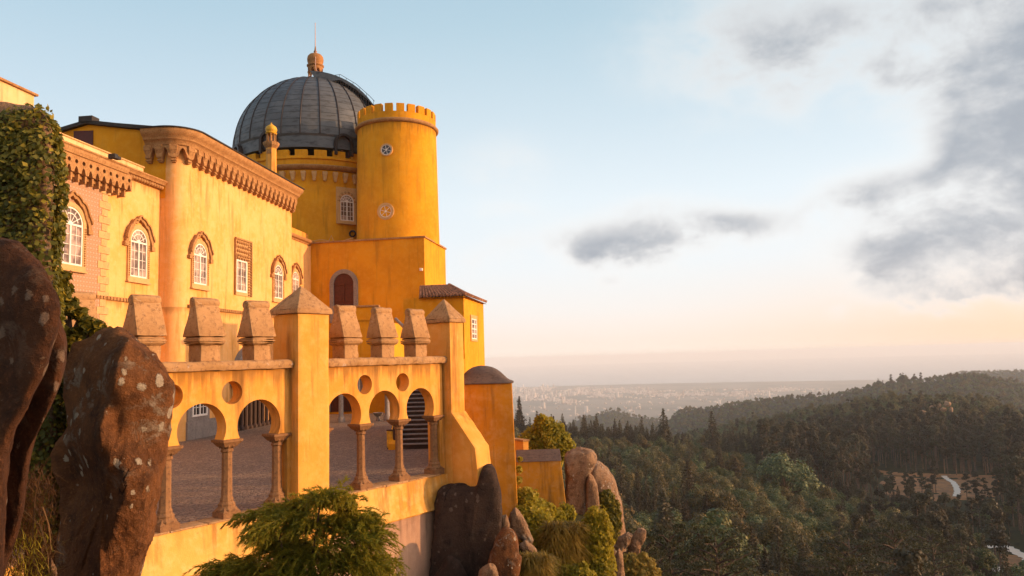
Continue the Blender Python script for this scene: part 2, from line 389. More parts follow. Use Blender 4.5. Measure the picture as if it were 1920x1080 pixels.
M['column'] = stone('column_stone', (.29, .15, .065), (.24, .12, .052), (.13, .068, .04), 2.5)
M['greystone'] = stone('grey_stone', (.30, .26, .23), (.24, .21, .19), (.17, .145, .13), 1.5, .3)
M['darkstone'] = stone('dark_weathered_stone', (.042, .026, .02), (.066, .040, .029), (.02, .014, .012), .9, .12, lc=(.2, .16, .14))
M['capstone'] = stone('dark_cap_stone', (.11, .075, .06), (.15, .10, .075), (.07, .05, .04), 1.6, .25, lc=(.28, .22, .18))
M['surround'] = stone('window_stone', (.58, .34, .14), (.62, .38, .17), (.50, .27, .10), 3)
M['white'] = plain('white_paint', (.78, .72, .64), .5, var=.06)
M['red'] = plain('dark_red_paint', (.075, .012, .006), .55)
M['brownwood'] = plain('brown_wood', (.045, .022, .014), .7)
M['seam'] = plain('zinc_seam', (.06, .063, .066), .6, .3)
M['zinc_rib'] = plain('dark_rib_metal', (.035, .024, .02), .5, .2)
M['iron'] = plain('dark_iron', (.03, .028, .027), .5, .4)
M['roofedge'] = plain('dark_roof_sheet', (.035, .03, .028), .8)
M['terracotta'] = plain('terracotta_tile', (.30, .14, .075), .85, var=.5, scale=5)
M['yellowpaint'] = plain('yellow_paint', (.62, .33, .02), .6)
M['whitepole'] = plain('pink_white_pole', (.62, .40, .34), .5)
M['onion'] = stone('onion_stone', (.42, .20, .07), (.36, .17, .065), (.28, .13, .05), 2)
# zinc dome
m, g = newmat('zinc_dome'); oc = g.oc
zz = g.n('ShaderNodeSeparateXYZ', Vector=oc).outputs[2]
a = g.noise(oc, .6, 6, .6); b = g.noise(g.map(oc, (1, 1, 3.5)), 1.2, 7, .65)
col = g.mix(g.ramp(a, .3, .7), (.10, .107, .112), (.142, .146, .147)); col = g.mix(g.m('MULTIPLY', g.ramp(b, .48, .7), .6), col, (.028, .026, .028))
col = g.mix(g.m('MULTIPLY', g.ramp(g.noise(oc, 3, 6, .6), .58, .75), .4), col, (.10, .095, .09))
finish(g, col, g.ramp(b, .3, .7, .5, .68), .35, .4, bump=b, bstr=.25, bdist=.05); M['zinc'] = m
# glass: glossy, with reflected sky and curtains also painted in as pinkish patches
m, g = newmat('window_glass'); a = g.noise(g.oc, 1.2, 3, .5)
finish(g, g.mix(g.ramp(a, .42, .58), (.14, .09, .065), (.46, .33, .26)), .10, 0, .9); M['glass'] = m
m, g = newmat('dark_glass'); finish(g, (.03, .022, .02), .06, 0, .7); M['darkglass'] = m
# azulejo tiles: small diamonds in rows
m, g = newmat('patterned_wall_tile'); oc = g.oc
ge = g.n('ShaderNodeSeparateXYZ', Vector=oc)
hx = g.m('ADD', g.m('MULTIPLY', ge.outputs[1], .993), g.m('MULTIPLY', ge.outputs[0], .117))
def cell(v, k): return g.m('ABSOLUTE', g.m('SUBTRACT', g.m('FRACT', g.m('MULTIPLY', v, k)), .5))
ca, cb = cell(hx, 5.0), cell(ge.outputs[2], 5.0)
rad = g.m('ADD', ca, cb); mxx = g.m('MAXIMUM', ca, cb)
col = g.mix(g.ramp(rad, .26, .30), (.66, .50, .34), (.34, .165, .085))
col = g.mix(g.ramp(rad, .12, .16), (.12, .10, .14), col)
col = g.mix(g.ramp(mxx, .44, .47), col, (.55, .33, .17))
finish(g, g.mix(.25, col, g.mix(g.noise(oc, 2, 5, .6), (.35, .16, .08), (.5, .28, .14))), .45, 0, .4); M['tiles'] = m
# cobbled court
m, g = newmat('cobbles'); oc = g.oc
v = g.n('ShaderNodeTexVoronoi', dict(feature='DISTANCE_TO_EDGE'), Vector=oc, Scale=8.5); v2 = g.n('ShaderNodeTexVoronoi', dict(feature='F1'), Vector=oc, Scale=8.5)
cc = g.n('ShaderNodeSeparateColor', Color=v2.outputs['Color']).outputs[0]
col = g.mix(cc, (.19, .13, .09), (.34, .245, .175)); col = g.mix(g.ramp(v.outputs[0], .0, .09), (.05, .038, .032), col)
col = g.mix(g.m('MULTIPLY', g.ramp(g.noise(oc, .35, 5, .6), .4, .65), .4), col, (.14, .105, .085))
finish(g, col, .75, bump=g.ramp(v.outputs[0], 0, .14), bstr=.8, bdist=.03); M['cobbles'] = m

M['granite_big'] = rockmat('brown_granite', (.115, .042, .014), (.20, .080, .026), (.024, .011, .006), (.52, .42, .30), 1.0, .75)
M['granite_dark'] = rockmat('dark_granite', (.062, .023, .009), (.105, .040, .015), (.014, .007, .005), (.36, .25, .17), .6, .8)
M['granite_pale'] = rockmat('pale_granite', (.31, .17, .088), (.42, .255, .14), (.085, .045, .027), (.66, .54, .42), 1.2, .75, .16)
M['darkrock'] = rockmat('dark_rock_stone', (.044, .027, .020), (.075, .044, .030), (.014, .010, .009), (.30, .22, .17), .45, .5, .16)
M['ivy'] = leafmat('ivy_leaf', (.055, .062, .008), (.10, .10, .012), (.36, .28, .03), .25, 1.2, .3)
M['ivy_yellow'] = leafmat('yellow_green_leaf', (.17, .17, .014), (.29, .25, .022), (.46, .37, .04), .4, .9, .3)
M['juniper'] = leafmat('juniper_spray', (.10, .125, .010), (.19, .18, .015), (.42, .32, .035), .35, .9, .2)
M['drygrass'] = leafmat('dry_grass_blade', (.055, .026, .009), (.085, .042, .013), (.22, .12, .04), .3, 2, .3)
M['tussock'] = leafmat('tussock_blade', (.16, .125, .018), (.25, .18, .028), (.42, .28, .06), .3, .8, .3)
M['broad'] = leafmat('broadleaf_foliage', (.030, .056, .011), (.060, .088, .015), (.22, .20, .03), .12, .12, .9)
M['broad2'] = leafmat('olive_foliage', (.060, .060, .013), (.105, .09, .017), (.30, .21, .034), .12, .12, .8)
M['conifer'] = leafmat('conifer_foliage', (.042, .037, .013), (.058, .048, .015), (.10, .068, .02), .15, .15, .8)
M['cedar'] = leafmat('cedar_foliage', (.022, .030, .010), (.034, .038, .011), (.075, .060, .014), .2, .3, .4)
M['pine'] = leafmat('pine_foliage', (.040, .036, .012), (.056, .048, .014), (.09, .064, .02), .15, .2, .8)
M['bark'] = plain('bark', (.085, .05, .032), .9, var=.5, scale=3, bstr=.5)
M['barkpale'] = plain('pale_pine_bark', (.17, .10, .065), .9, var=.4, scale=2, bstr=.5)
# terrain: forest floor, undergrowth, plain
m, g = newmat('hillside_ground'); oc = g.oc
a = g.noise(oc, .02, 6, .6); b = g.noise(oc, .3, 8, .65)
col = g.mix(g.ramp(a, .4, .62), (.028, .032, .012), (.05, .042, .016)); col = g.mix(g.ramp(b, .45, .7), col, (.018, .02, .009))
zz = g.n('ShaderNodeSeparateXYZ', Vector=oc).outputs[2]
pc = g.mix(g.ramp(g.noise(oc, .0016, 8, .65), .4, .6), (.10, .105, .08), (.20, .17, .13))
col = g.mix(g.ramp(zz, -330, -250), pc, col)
finish(g, col, .95, bump=b, bstr=.6, bdist=.4, spec=.1); M['ground'] = m
m, g = newmat('sea_water'); finish(g, (.03, .05, .07), .25, 0, .5, bump=g.noise(g.oc, .01, 3, .5), bstr=.1); M['sea'] = m
m, g = newmat('pale_track'); finish(g, g.mix(g.noise(g.oc, .8, 5, .6), (.62, .52, .42), (.74, .63, .52)), .95, spec=0); M['track'] = m
m, g = newmat('bare_earth'); b = g.noise(g.oc, .25, 8, .65); finish(g, g.mix(g.ramp(b, .35, .65), (.34, .15, .05), (.20, .10, .045)), .95, bump=b, bstr=.5, bdist=.3); M['earth'] = m
m, g = newmat('town_plaster'); rn = g.n('ShaderNodeNewGeometry').outputs['Random Per Island']
finish(g, g.mix(rn, (.30, .22, .17), (.66, .56, .48)), .9); M['town'] = m
# ------------------------------------------------------------------ court and arcade
AR = Fr((-8.17, 17.1), 36.22); PA = Fr((-17.66, 38.93), 6.7)
court_pts = [AR.pt(-9, -.42, 0), AR.pt(10.6, -.42, 0), (-1.6, 27.5, 0), (-1.7, 56, 0), (-22, 58, 0), PA.pt(-16, -4, 0)]
tag(MB().plan([(p[0], p[1]) for p in court_pts], -1.2, 0).build('courtyard_paving', M['cobbles']), 'dark cobbled courtyard floor behind the arcade', 'courtyard', kind='structure')

arc_w = thing('arcade_wall', AR.pt(3, 0, 0), 'yellow arcade wall of horseshoe arches on stone columns along the courtyard edge', 'arcade wall')
ZS, ZC = 2.05, 3.73
def arch_band(name, s0, s1, centers, circles):
    """wall over horseshoe arches; springing at ZS"""
    R, CY = .64, 2.345; hw = sqrt(R*R-(CY-ZS)**2); th = math.asin((CY-ZS)/R)
    poly = [(s0, ZC+.02), (s0, ZS)]
    for c in centers:
        if c-hw > s0+.02: poly.append((c-hw, ZS))
        else: poly.append((c-hw, ZS))
        poly += arc(c, CY, R, pi+th, -th, 26)[1:-1]
        poly.append((c+hw, ZS))
    poly += [(s1, ZS), (s1, ZC+.02)]
    # soft outer edge: three layers (slightly wider opening at the faces)
    holes = [arc(c, 3.2, .29, 0, 2*pi*(1-1/24), 23) for c in circles]
    vs, fs = fill2d(poly, holes, lambda u, v, k: AR.pt(u, -.06 if k else -.46, v))
    MB().add(vs, fs).build(name, M['arcplaster'], arc_w, smooth=40)
per = 1.59
CL = [1.11-2*per, 1.11-per, 1.11, 1.11+per]; CR = [5.53, 5.53+per, 5.53+2*per]
p1s0 = AR.sz(559, 800, .25)[0]; p1s1 = AR.sz(618, 800, .25)[0]
arch_band('arch_wall', -3.2, p1s0+.02, CL, [.32-per, .32, 1.905])
arch_band('arch_wall', p1s1-.02, 9.78, CR, [6.325, 7.915])
MB().box(AR, -9, -3.2, -.5, -.04, -1, ZC+.02).build('end_wall', M['plaster'], arc_w)
# jamb strips behind the engaged columns
for s in (p1s0-.10, p1s1-.35, 9.62):
    MB().box(AR, s, s+.25, -.44, -.08, .12, ZS).build('jamb', M['plaster'], arc_w)
# coping with rolled edge
cop = [(-.60, 3.752), (-.60, 3.90), (-.52, 3.99), (.10, 4.0), (.17, 3.95), (.19, 3.86), (.15, 3.77), (.02, 3.752)]
def coping(s0, s1):
    mb = MB(); n = 40
    mb.sweep([((AR.pt(s0+(s1-s0)*i/n, -.08, 0)[:2]), AR.nn) for i in range(n+1)], cop)
    return mb.build('coping', M['coping'], arc_w, smooth=50, rough=.02, cuts=1)
coping(-9, p1s0-.04); coping(p1s1-.03, 9.93)
# columns
def oct_prof(c, prof, seg=8): return MB().lathe(c, prof, seg, pi/8, 2*pi+pi/8)
def column_meshes():
    z0 = .12
    sh = MB().lathe((0, 0, 0), [(.165, .45), (.135, .52), (.128, 1.0), (.125, 1.62), (.12, 1.70)], 8, pi/8, 2*pi+pi/8)
    ba = MB(); fr = Fr((0, 0), 90)
    ba.box(fr, -.24, .24, -.24, .24, 0, .17)
    ba.lathe((0, 0, 0), [(.25, .17), (.26, .22), (.22, .27), (.205, .30), (.215, .34), (.165, .40), (.165, .45)], 8, pi/8, 2*pi+pi/8)
    for sx in (-1, 1):
        for sy in (-1, 1): ba.frustum(fr, (sx*.16-.07, sx*.16+.07, sy*.16-.07, sy*.16+.07), (sx*.12-.02, sx*.12+.02, sy*.12-.02, sy*.12+.02), .165, .29)
    ca = MB().lathe((0, 0, 0), [(.12, 1.60), (.16, 1.625), (.15, 1.66), (.14, 1.69), (.15, 1.72), (.21, 1.80), (.20, 1.825), (.22, 1.85)], 8, pi/8, 2*pi+pi/8)
    ca.frustum(fr, (-.17, .17, -.17, .17), (-.255, .255, -.255, .255), 1.74, 1.86); ca.box(fr, -.275, .275, -.275, .275, 1.86, 1.925)
    for k in range(8):
        a = 2*pi*k/8+pi/8; ca.lathe((.17*cos(a), .17*sin(a), 0), [(.01, 1.70), (.05, 1.76), (.045, 1.82), (.01, 1.86)], 6)
    return [(sh.mesh('shaft', M['column'], smooth=30), 'shaft'), (ba.mesh('base', M['column'], bevel=.006), 'base'), (ca.mesh('capital', M['column'], bevel=.005), 'capital')]
cms = column_meshes()
for s in (.32-per, .32, 1.905, p1s0-.30, p1s1+.06, 6.325, 7.915, 9.53):
    c = link('column', cms[0][0], arc_w); c.location = Vector(AR.pt(s, -.26, .12)) - root_of(arc_w); c.rotation_euler = (0, 0, AR.rz())
    for me, nm in cms[1:]: link(nm, me, c)
# merlons
def merlon_mesh(sd):
    fr = Fr((0, 0), 90); mb = MB()          # s = +x, outward = -y
    mb.box(fr, -.26, .26, -.27, .27, 0, .45)
    prof = [(.26, .40), (.33, .44), (.36, .50), (.355, .56), (.30, .62)]
    for (a, b) in zip(prof[:-1], prof[1:]): mb.frustum(fr, (-a[0], a[0], -a[0], a[0]), (-b[0], b[0], -b[0], b[0]), a[1], b[1])
    mb.frustum(fr, (-.365, .365, -.36, .36), (-.325, .325, -.11, .11), .63, 1.42)
    n = 12
    vs = [(x, .125*cos(2*pi*k/n), 1.47+.125*sin(2*pi*k/n)) for x in (-.345, .345) for k in range(n)]
    mb.add(vs, [tuple(range(n)), tuple(range(2*n-1, n-1, -1))] + [(k, k+n, (k+1) % n+n, (k+1) % n) for k in range(n)])
    return mb.mesh('merlon', M['stone'], bevel=.022, smooth=38, rough=.022, seed=sd)
mer_s = [-1.70, -.22, 1.28, 2.78, 5.78, 7.27, 8.77]
for i, s in enumerate(mer_s):
    link('merlon', merlon_mesh(i), arc_w, Vector(AR.pt(s, -.30+random.uniform(-.015, .015), 3.975))-root_of(arc_w), AR.rz()+random.uniform(-.03, .03))
# piers with pyramid caps
def pier(s0, s1, o0, o1, z0, ztop, zap, name='pier'):
    p = MB().box(AR, s0, s1, o0, o1, z0, ztop).build(name, M['plaster'], arc_w, bevel=.03, rough=.02, cuts=7, smooth=40)
    e = .07; sm, om = (s0+s1)/2, (o0+o1)/2; mb = MB().box(AR, s0-e, s1+e, o0-e, o1+e, ztop, ztop+.13)
    vs = [AR.pt(s, o, ztop+.128) for s, o in ((s0-e, o0-e), (s1+e, o0-e), (s1+e, o1+e), (s0-e, o1+e))] + [AR.pt(sm, om, zap)]
    mb.add(vs, [(0, 1, 4), (1, 2, 4), (2, 3, 4), (3, 0, 4), (0, 3, 2, 1)])
    mb.build('pyramid_cap', M['stone'], p, bevel=.015, rough=.02, smooth=40)
    return p
zt1 = AR.sz(558, 585, .25)[1]
pier(p1s0, p1s1, -.85, .25, -1.2, zt1-.03, zt1+.80)
p2s0 = AR.sz(843, 604, .25)[0]; zt2 = AR.sz(843, 604, .25)[1]
pier(p2s0, p2s0+.70, -.85, .25, -4, zt2, zt2+.85)
# buttress on the end pier
bz1 = AR.sz(844, 772, .25)[1]
prof = [(.22, bz1), (1.22, bz1-1.15), (1.45, bz1-3.2), (1.45, -2.2), (.22, -2.2)]
mb = MB(); n = len(prof); S0, S1 = p2s0+.004, p2s0+.76
mb.add([AR.pt(S0, o, z) for o, z in prof]+[AR.pt(S1, o, z) for o, z in prof], [tuple(range(n)), tuple(range(2*n-1, n-1, -1))]+[(i, i+n, (i+1) % n+n, (i+1) % n) for i in range(n)])
mb.build('buttress', M['plaster'], arc_w, bevel=.03, rough=.016, cuts=5, smooth=40)
# base wall
bw = thing('base_wall', AR.pt(3, 0, -6), 'long sunlit base wall under the arcade columns, yellow band over grey stained plaster', 'wall')
path = [(AR.pt(-9+19*i/60, 0, 0)[:2], AR.nn) for i in range(61)]
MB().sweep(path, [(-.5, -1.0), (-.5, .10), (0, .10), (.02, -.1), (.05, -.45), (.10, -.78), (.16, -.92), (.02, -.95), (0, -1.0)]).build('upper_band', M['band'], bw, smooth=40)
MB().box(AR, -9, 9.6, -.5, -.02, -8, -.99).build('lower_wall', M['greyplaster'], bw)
mb = MB(); s = -9
while s < 9.5:
    L = random.uniform(.7, 1.1); e = min(s+L, 9.55); dz = random.uniform(-.006, .006)
    mb.box(AR, s+.006, e-.006, -.56, .03+random.uniform(-.01, .01), .098, .15+dz); s = e
mb.build('kerb_stone', M['coping'], bw, bevel=.015, rough=.014, cuts=2, smooth=40)
# ------------------------------------------------------------------ palace wing
pw = thing('palace_wing', PA.pt(6, -4, 0), 'long bright yellow palace wing with carved cornice and white arched windows', 'palace wing')
LW = Fr(PA.pt(0, -1.2, 0), 7.0)       # left bay, set back
def wallpath(fr, s0, s1, step=.4):
    n = max(2, int((s1-s0)/step)); return [(fr.pt(s0+(s1-s0)*i/n, 0, 0)[:2], fr.nn) for i in range(n+1)]
# main bay with rounded corner
R = .75; plan = []; cpath = []
for i in range(11):
    a = pi - (pi/2)*i/10            # from -s to +o
    if i == 0:
        for o_ in (-1.9, -1.6, -1.3, -1.0): cpath.append((PA.pt(.1, o_, 0)[:2], -PA.d))
    s, o = .1 + R + R*cos(a), -R + R*sin(a)
    nv = PA.d*cos(a) + PA.nn*sin(a); plan.append(PA.pt(s, o, 0)[:2]); cpath.append((PA.pt(s, o, 0)[:2], nv))
n = 40
for i in range(1, n+1):
    s = .85 + 13.6*i/n; plan.append(PA.pt(s, 0, 0)[:2]); cpath.append((PA.pt(s, 0, 0)[:2], PA.nn))
cend = [(PA.pt(14.45, 0, 0)[:2], (PA.nn+PA.d*.3)), (PA.pt(14.45, -1.6, 0)[:2], PA.d)]
MB().plan(plan+[PA.pt(14.45, -9, 0)[:2], PA.pt(.1, -9, 0)[:2]], -.5, 16.4).build('main_wall', M['palaceplaster'], pw, smooth=30)
gp = [(PA.pt(-1.5, -3.0, 0)[:2], -PA.d), (PA.pt(-1.5, -R, 0)[:2], -PA.d)]
full = cpath + cend
cor = MB().sweep(full, [(-.2, 15.86), (.36, 15.86), (.40, 15.95), (.44, 16.05), (.56, 16.12), (.58, 16.22), (.70, 16.32), (.80, 16.45), (.82, 16.56), (.82, 16.66), (-.2, 16.66)])
cor.build('cornice', M['carved'], pw, smooth=45)
MB().sweep(full, [(-.6, 16.662), (.90, 16.662), (.92, 16.72), (-.6, 17.1)]).build('roof_edge', M['roofedge'], pw)
# arched band between the corbels, bent round the corner
PL = [0]
for a, b in zip(cpath[:-1], cpath[1:]): PL.append(PL[-1] + sqrt((a[0][0]-b[0][0])**2 + (a[0][1]-b[0][1])**2))
def along(u):
    u = min(max(u, 0), PL[-1]-1e-6); i = int(np.searchsorted(PL, u, side='right'))-1; t = (u-PL[i])/(PL[i+1]-PL[i])
    p = np.array(cpath[i][0])*(1-t)+np.array(cpath[i+1][0])*t; nv = np.array(cpath[i][1])*(1-t)+np.array(cpath[i+1][1])*t; return p, nv/np.linalg.norm(nv)
U = PL[-1]; NC = 25; pit = (U-.3)/(NC-1)
mb = MB()
for i in range(NC-1):
    u0 = .15+pit*i
    poly = [(u0, 15.87), (u0, 15.22), (u0+.15, 15.22)] + [(u0+pit/2+(pit/2-.15)*x, 15.22+.5*(1-abs(x)**1.6)) for x in np.linspace(-.9, .9, 9)] + [(u0+pit-.15, 15.22), (u0+pit, 15.22), (u0+pit, 15.87)]
    def mp(u, v, k):
        p, nv = along(u); q = p + nv*(.34 if k else -.05); return (q[0], q[1], v)
    vs, fs = fill2d(poly, [], mp); mb.add(vs, fs)
mb.build('arched_frieze', M['carved'], pw)
fr0 = Fr((0, 0), 90); mb = MB()
for (hw, oo, z0, z1) in ((.10, .22, -.95, -.87), (.14, .29, -.87, -.80), (.12, .25, -.80, -.72), (.15, .33, -.72, -.58)): mb.box(fr0, -hw, hw, -.05, oo, z0, z1)
mb.frustum(fr0, (-.12, .12, -.05, .30), (-.20, .20, -.05, .40), -.58, -.30); mb.box(fr0, -.20, .20, -.05, .42, -.30, -.02)
cb = bpy.data.objects.new('corbel', mb.mesh('corbel', M['carved'], bevel=.012)); COL.objects.link(cb); xf = []
for i in range(NC):
    p, nv = along(.15+pit*i); xf.append(((p[0], p[1], 15.87), atan2(nv[1], nv[0])+pi/2))
copies(cb, pw, xf)
# string course
def string(fr, s0, s1, z, par=pw):
    mb = MB().sweep(wallpath(fr, s0, s1), [(-.03, z-.10), (.06, z-.10), (.10, z-.05), (.10, z+.05), (.06, z+.10), (-.03, z+.10)])
    s = s0
    while s < s1: mb.box(fr, s, s+.12, .0, .14, z-.075, z+.075); s += .24
    return mb.build('string_course', M['carved'], par)
string(PA, .85, 14.4, 7.17); string(LW, -14, .1, 7.28)
# carved windows --------------------------------------------------------
def arched_window(fr, sc, z0, w, ztop, par, hood=True, name='window', off=.0):
    r = w/2; zc = ztop - r; A = arc(sc, zc, r, 0, pi, 16)
    outer = [(sc-r-.20, z0-.22), (sc+r+.20, z0-.22)] + [(sc+(r+.20)*cos(a), zc+(r+.22)*sin(a)) for a in np.linspace(0, pi, 17)]
    inner = [(sc-r, z0), (sc+r, z0)] + A
    vs, fs = fill2d(outer, [inner[::-1]], lambda u, v, k: fr.pt(u, off+(.10 if k else -.03), v))
    win = MB().add(vs, fs).build(name, M['surround'], par, bevel=.01)
    gl = fill2d(inner, [], lambda u, v, k: fr.pt(u, off+(.018 if k else -.02), v)); MB().add(*gl).build('pane', M['glass'], win)
    f = .075; i2 = [(sc-r+f, z0+f), (sc+r-f, z0+f)] + arc(sc, zc, r-f, 0, pi, 16)
    vs, fs = fill2d(inner, [i2[::-1]], lambda u, v, k: fr.pt(u, off+(.07 if k else .0), v)); mb = MB().add(vs, fs)
    mb.box(fr, sc-r+.03, sc+r-.03, off, off+.068, zc-.05, zc+.04); mb.box(fr, sc-.045, sc+.045, off, off+.075, z0+.03, zc-.048)
    for sx in (-1, 1):
        c = sc + sx*r/2*.98; mb.box(fr, c-.014, c+.014, off, off+.05, z0+.03, zc-.05)
        for q in (1, 2, 3):
            zz = z0 + (zc-z0)*q/4; mb.box(fr, min(sc+sx*.04, sc+sx*(r-.06)), max(sc+sx*.04, sc+sx*(r-.06)), off, off+.048, zz-.013, zz+.013)
    for a in np.linspace(0, pi, 7)[1:-1]:      # fan light bars
        d = np.array([cos(a), sin(a)]); t = np.array([-sin(a), cos(a)])*.015; a0 = d*.12; a1 = d*(r-.05)
        poly = [(sc+p[0], zc+p[1]) for p in (a0-t, a1-t, a1+t, a0+t)]; mb.prism(fr, poly, off, off+.05)
    vs, fs = fill2d([(sc+.15*cos(a), zc+.15*sin(a)) for a in np.linspace(0, pi, 9)], [], lambda u, v, k: fr.pt(u, off+(.052 if k else 0), v)); mb.add(vs, fs)
    for a0, a1 in ((.25, 1.05), (1.1, 2.05), (2.1, 2.9)):
        o_ = arc(sc, zc, r*.66, a0, a1, 6) + arc(sc, zc, r*.60, a1, a0, 6); vs, fs = fill2d(o_, [], lambda u, v, k: fr.pt(u, off+(.047 if k else 0), v)); mb.add(vs, fs)
    mb.build('frame', M['white'], win)
    MB().box(fr, sc-r-.26, sc+r+.26, off-.03, off+.17, z0-.30, z0-.218).build('sill', M['surround'], win, bevel=.01)
    if hood:
        W2 = r+.36; H = ztop-zc+.36
        def hp(t, k):       # lobed ogee outline, t in 0..1 left to right
            x = (2*t-1); lob = .10*abs(sin(t*pi*5.5)); y = H*(1-abs(x)**2.6) + (.16*max(0, 1-abs(x)/.28))
            return (sc + x*(W2+.03+k)+0*lob, zc + .02 + y + lob + k)
        N = 48; up = [hp(i/N, .07) for i in range(N+1)]; lo = [hp(i/N, -.12) for i in range(N+1)]
        foot = .16
        poly = [(lo[0][0], zc-.30)] + lo + [(lo[-1][0], zc-.30), (up[-1][0]+foot*.6, zc-.30), (up[-1][0]+foot*.6, zc-.12), (up[-1][0], zc-.06)] + up[::-1] + [(up[0][0], zc-.06), (up[0][0]-foot*.6, zc-.12), (up[0][0]-foot*.6, zc-.30)]
        vs, fs = fill2d(poly, [], lambda u, v, k: fr.pt(u, off+(.17 if k else -.03), v)); mb = MB().add(vs, fs)
        up2 = [hp(i/N, .11) for i in range(N+1)]; lo2 = [hp(i/N, .03) for i in range(N+1)]
        vs, fs = fill2d(lo2 + up2[::-1], [], lambda u, v, k: fr.pt(u, off+(.25 if k else .14), v)); mb.add(vs, fs)
        mb.build('hood', M['carved'], win, bevel=.012)
        # twisted carved jambs
        for sx in (-1, 1):
            mb = MB()
            for q in range(int((zc-z0)/.11)):
                z = z0 + .06 + .11*q; mb.lathe(fr.pt(sc+sx*(r+.11), off+.10, z), [(.015, -.05), (.065, 0), (.015, .05)], 6)
            mb.build('carved_jamb', M['carved'], win)
    return win
arched_window(PA, 1.99, 8.45, 1.34, 10.75, pw)
arched_window(PA, 12.10, 8.45, 1.30, 10.78, pw)
arched_window(LW, -1.74, 8.50, 1.36, 10.98, pw)
arched_window(LW, -6.72, 8.55, 1.55, 11.15, pw, off=.072)
RB = Fr(PA.pt(0, -1.3, 0), 6.7)       # right recess
arched_window(RB, 18.05, 8.9, 1.2, 11.05, pw)
# square window in a carved Moorish frame
win = MB(); s0, s1, z0, z1 = 5.95, 8.05, 8.22, 11.75
a0, a1, b0, b1 = 6.10, 7.35, 8.42, 10.42
vs, fs = fill2d([(s0, z0), (s1, z0), (s1, z1), (s0, z1)], [[(a0, b0), (a0, b1), (a1+.12, b1), (a1+.12, b0)]], lambda u, v, k: PA.pt(u, .06 if k else -.03, v))
win = MB().add(vs, fs).build('window', M['surround'], pw)
mb = MB()
for sx, ss in ((0, s1-.34), (0, s1-.12)):
    z = z0+.1
    while z < z1-.1: mb.lathe(PA.pt(ss, .07, z), [(.02, -.08), (.09, 0), (.02, .08)], 6); z += .17
for q in range(4):
    for k in range(7): mb.lathe(PA.pt(s0+.2+k*.23+(q % 2)*.1, .06, b1+.28+q*.27), [(.03, -.12), (.12, 0), (.03, .12)], 6)
for q in range(4):
    A_ = arc(a0+.17+q*.34, b1+.0, .2, 0, pi, 8)+arc(a0+.17+q*.34, b1+.0, .12, pi, 0, 8); vs, fs = fill2d(A_, [], lambda u, v, k: PA.pt(u, .16 if k else 0, v)); mb.add(vs, fs)
mb.box(PA, s0, s1, .04, .15, z1-.08, z1+.03); mb.box(PA, s0-.02, s0+.07, .04, .12, z0, z1-.08); mb.box(PA, s1-.07, s1+.02, .04, .15, z0, z1-.08)
mb.build('carved_border', M['carved'], win)
MB().box(PA, a0, a1+.12, -.02, .012, b0, b1).build('pane', M['glass'], win)
mb = MB(); mb.box(PA, a0, a0+.1, 0, .09, b0, b1); mb.box(PA, a1, a1+.12, 0, .09, b0, b1); mb.box(PA, a0+.1, a1, 0, .088, b0, b0+.12); mb.box(PA, a0+.1, a1, 0, .088, b1-.1, b1)
mb.box(PA, (a0+a1)/2-.03, (a0+a1)/2+.03, 0, .085, b0+.12, b1-.1)
for q in (1, 2, 3): mb.box(PA, a0+.1, a1, 0, .05, b0+(b1-b0)*q/4-.015, b0+(b1-b0)*q/4+.015)
for q in (.25, .75): mb.box(PA, a0+(a1-a0)*q-.013, a0+(a1-a0)*q+.013, 0, .048, b0+.12, b1-.1)
mb.build('frame', M['white'], win)
# left bay
MB().box(LW, -26, .6, -9, 0, -.5, 13.45).build('left_wall', M['bayplaster'], pw)
MB().box(LW, -14, -1.25, -.55, -.10, 13.90, 14.32).build('roof_parapet', M['cream'], pw)
MB().box(LW, -14.02, -1.2, -.6, -.04, 14.322, 14.40).build('parapet_coping', M['surround'], pw, bevel=.02)
mb = MB().sweep(wallpath(LW, -14, .55), [(-.5, 13.44), (.10, 13.44), (.12, 13.60), (.30, 13.66), (.34, 13.78), (.42, 13.84), (.42, 13.90), (-.5, 13.905)])
s = -4.0
while s < .5: mb.lathe(LW.pt(s, .17, 13.53), [(.02, -.10), (.10, -.05), (.11, .03), (.05, .10)], 8); s += .22
mb.build('bay_cornice', M['carved'], pw, smooth=50)
# tile panel bay with arcaded frieze and quoins
TO = .07
MB().box(LW, -14, -4.62, 0, TO, 5.4, 12.75).build('tile_panel', M['tiles'], pw)
mb = MB(); z = 5.4; i = 0
while z < 12.6: L = .62 if i % 2 else .42; mb.box(LW, -4.62-(.0 if i % 2 else 0)-.20*(i % 2), -4.62+L, 0, TO+.018+.004*(i % 2), z, z+.345); z += .36; i += 1
mb.build('quoin', M['surround'], pw, bevel=.008)
fz = MB(); s = -14; pt_ = .46
while s < -3.4:
    a = [(s, 13.44), (s, 12.66), (s+.09, 12.66)] + [(s+pt_/2+(pt_/2-.09)*x, 12.66+.28*(1-x*x)) for x in np.linspace(-1, 1, 7)] + [(s+pt_-.09, 12.66), (s+pt_, 12.66), (s+pt_, 13.44)]
    hl = [arc(s+pt_/2, 13.16, .10, 0, 2*pi*.9, 9)]
    vs, fs = fill2d(a, hl, lambda u, v, k: LW.pt(u, .46 if k else .04, v)); fz.add(vs, fs)
    b = [(s+pt_/2+(.16)*x, 12.58-.30*(1-x*x)) for x in np.linspace(-1, 1, 7)]
    fz.box(LW, s+.00, s+.10, 0, .36, 12.30, 12.66); s += pt_
fz.box(LW, -14, -3.4, 0, .20, 12.5, 13.4); fz.build('arcaded_frieze', M['carved'], pw)
mb = MB().sweep(wallpath(LW, -14, -3.35), [(0, 13.44), (.52, 13.44), (.56, 13.60), (.56, 13.70), (0, 13.72)]); mb.build('frieze_cornice', M['carved'], pw)
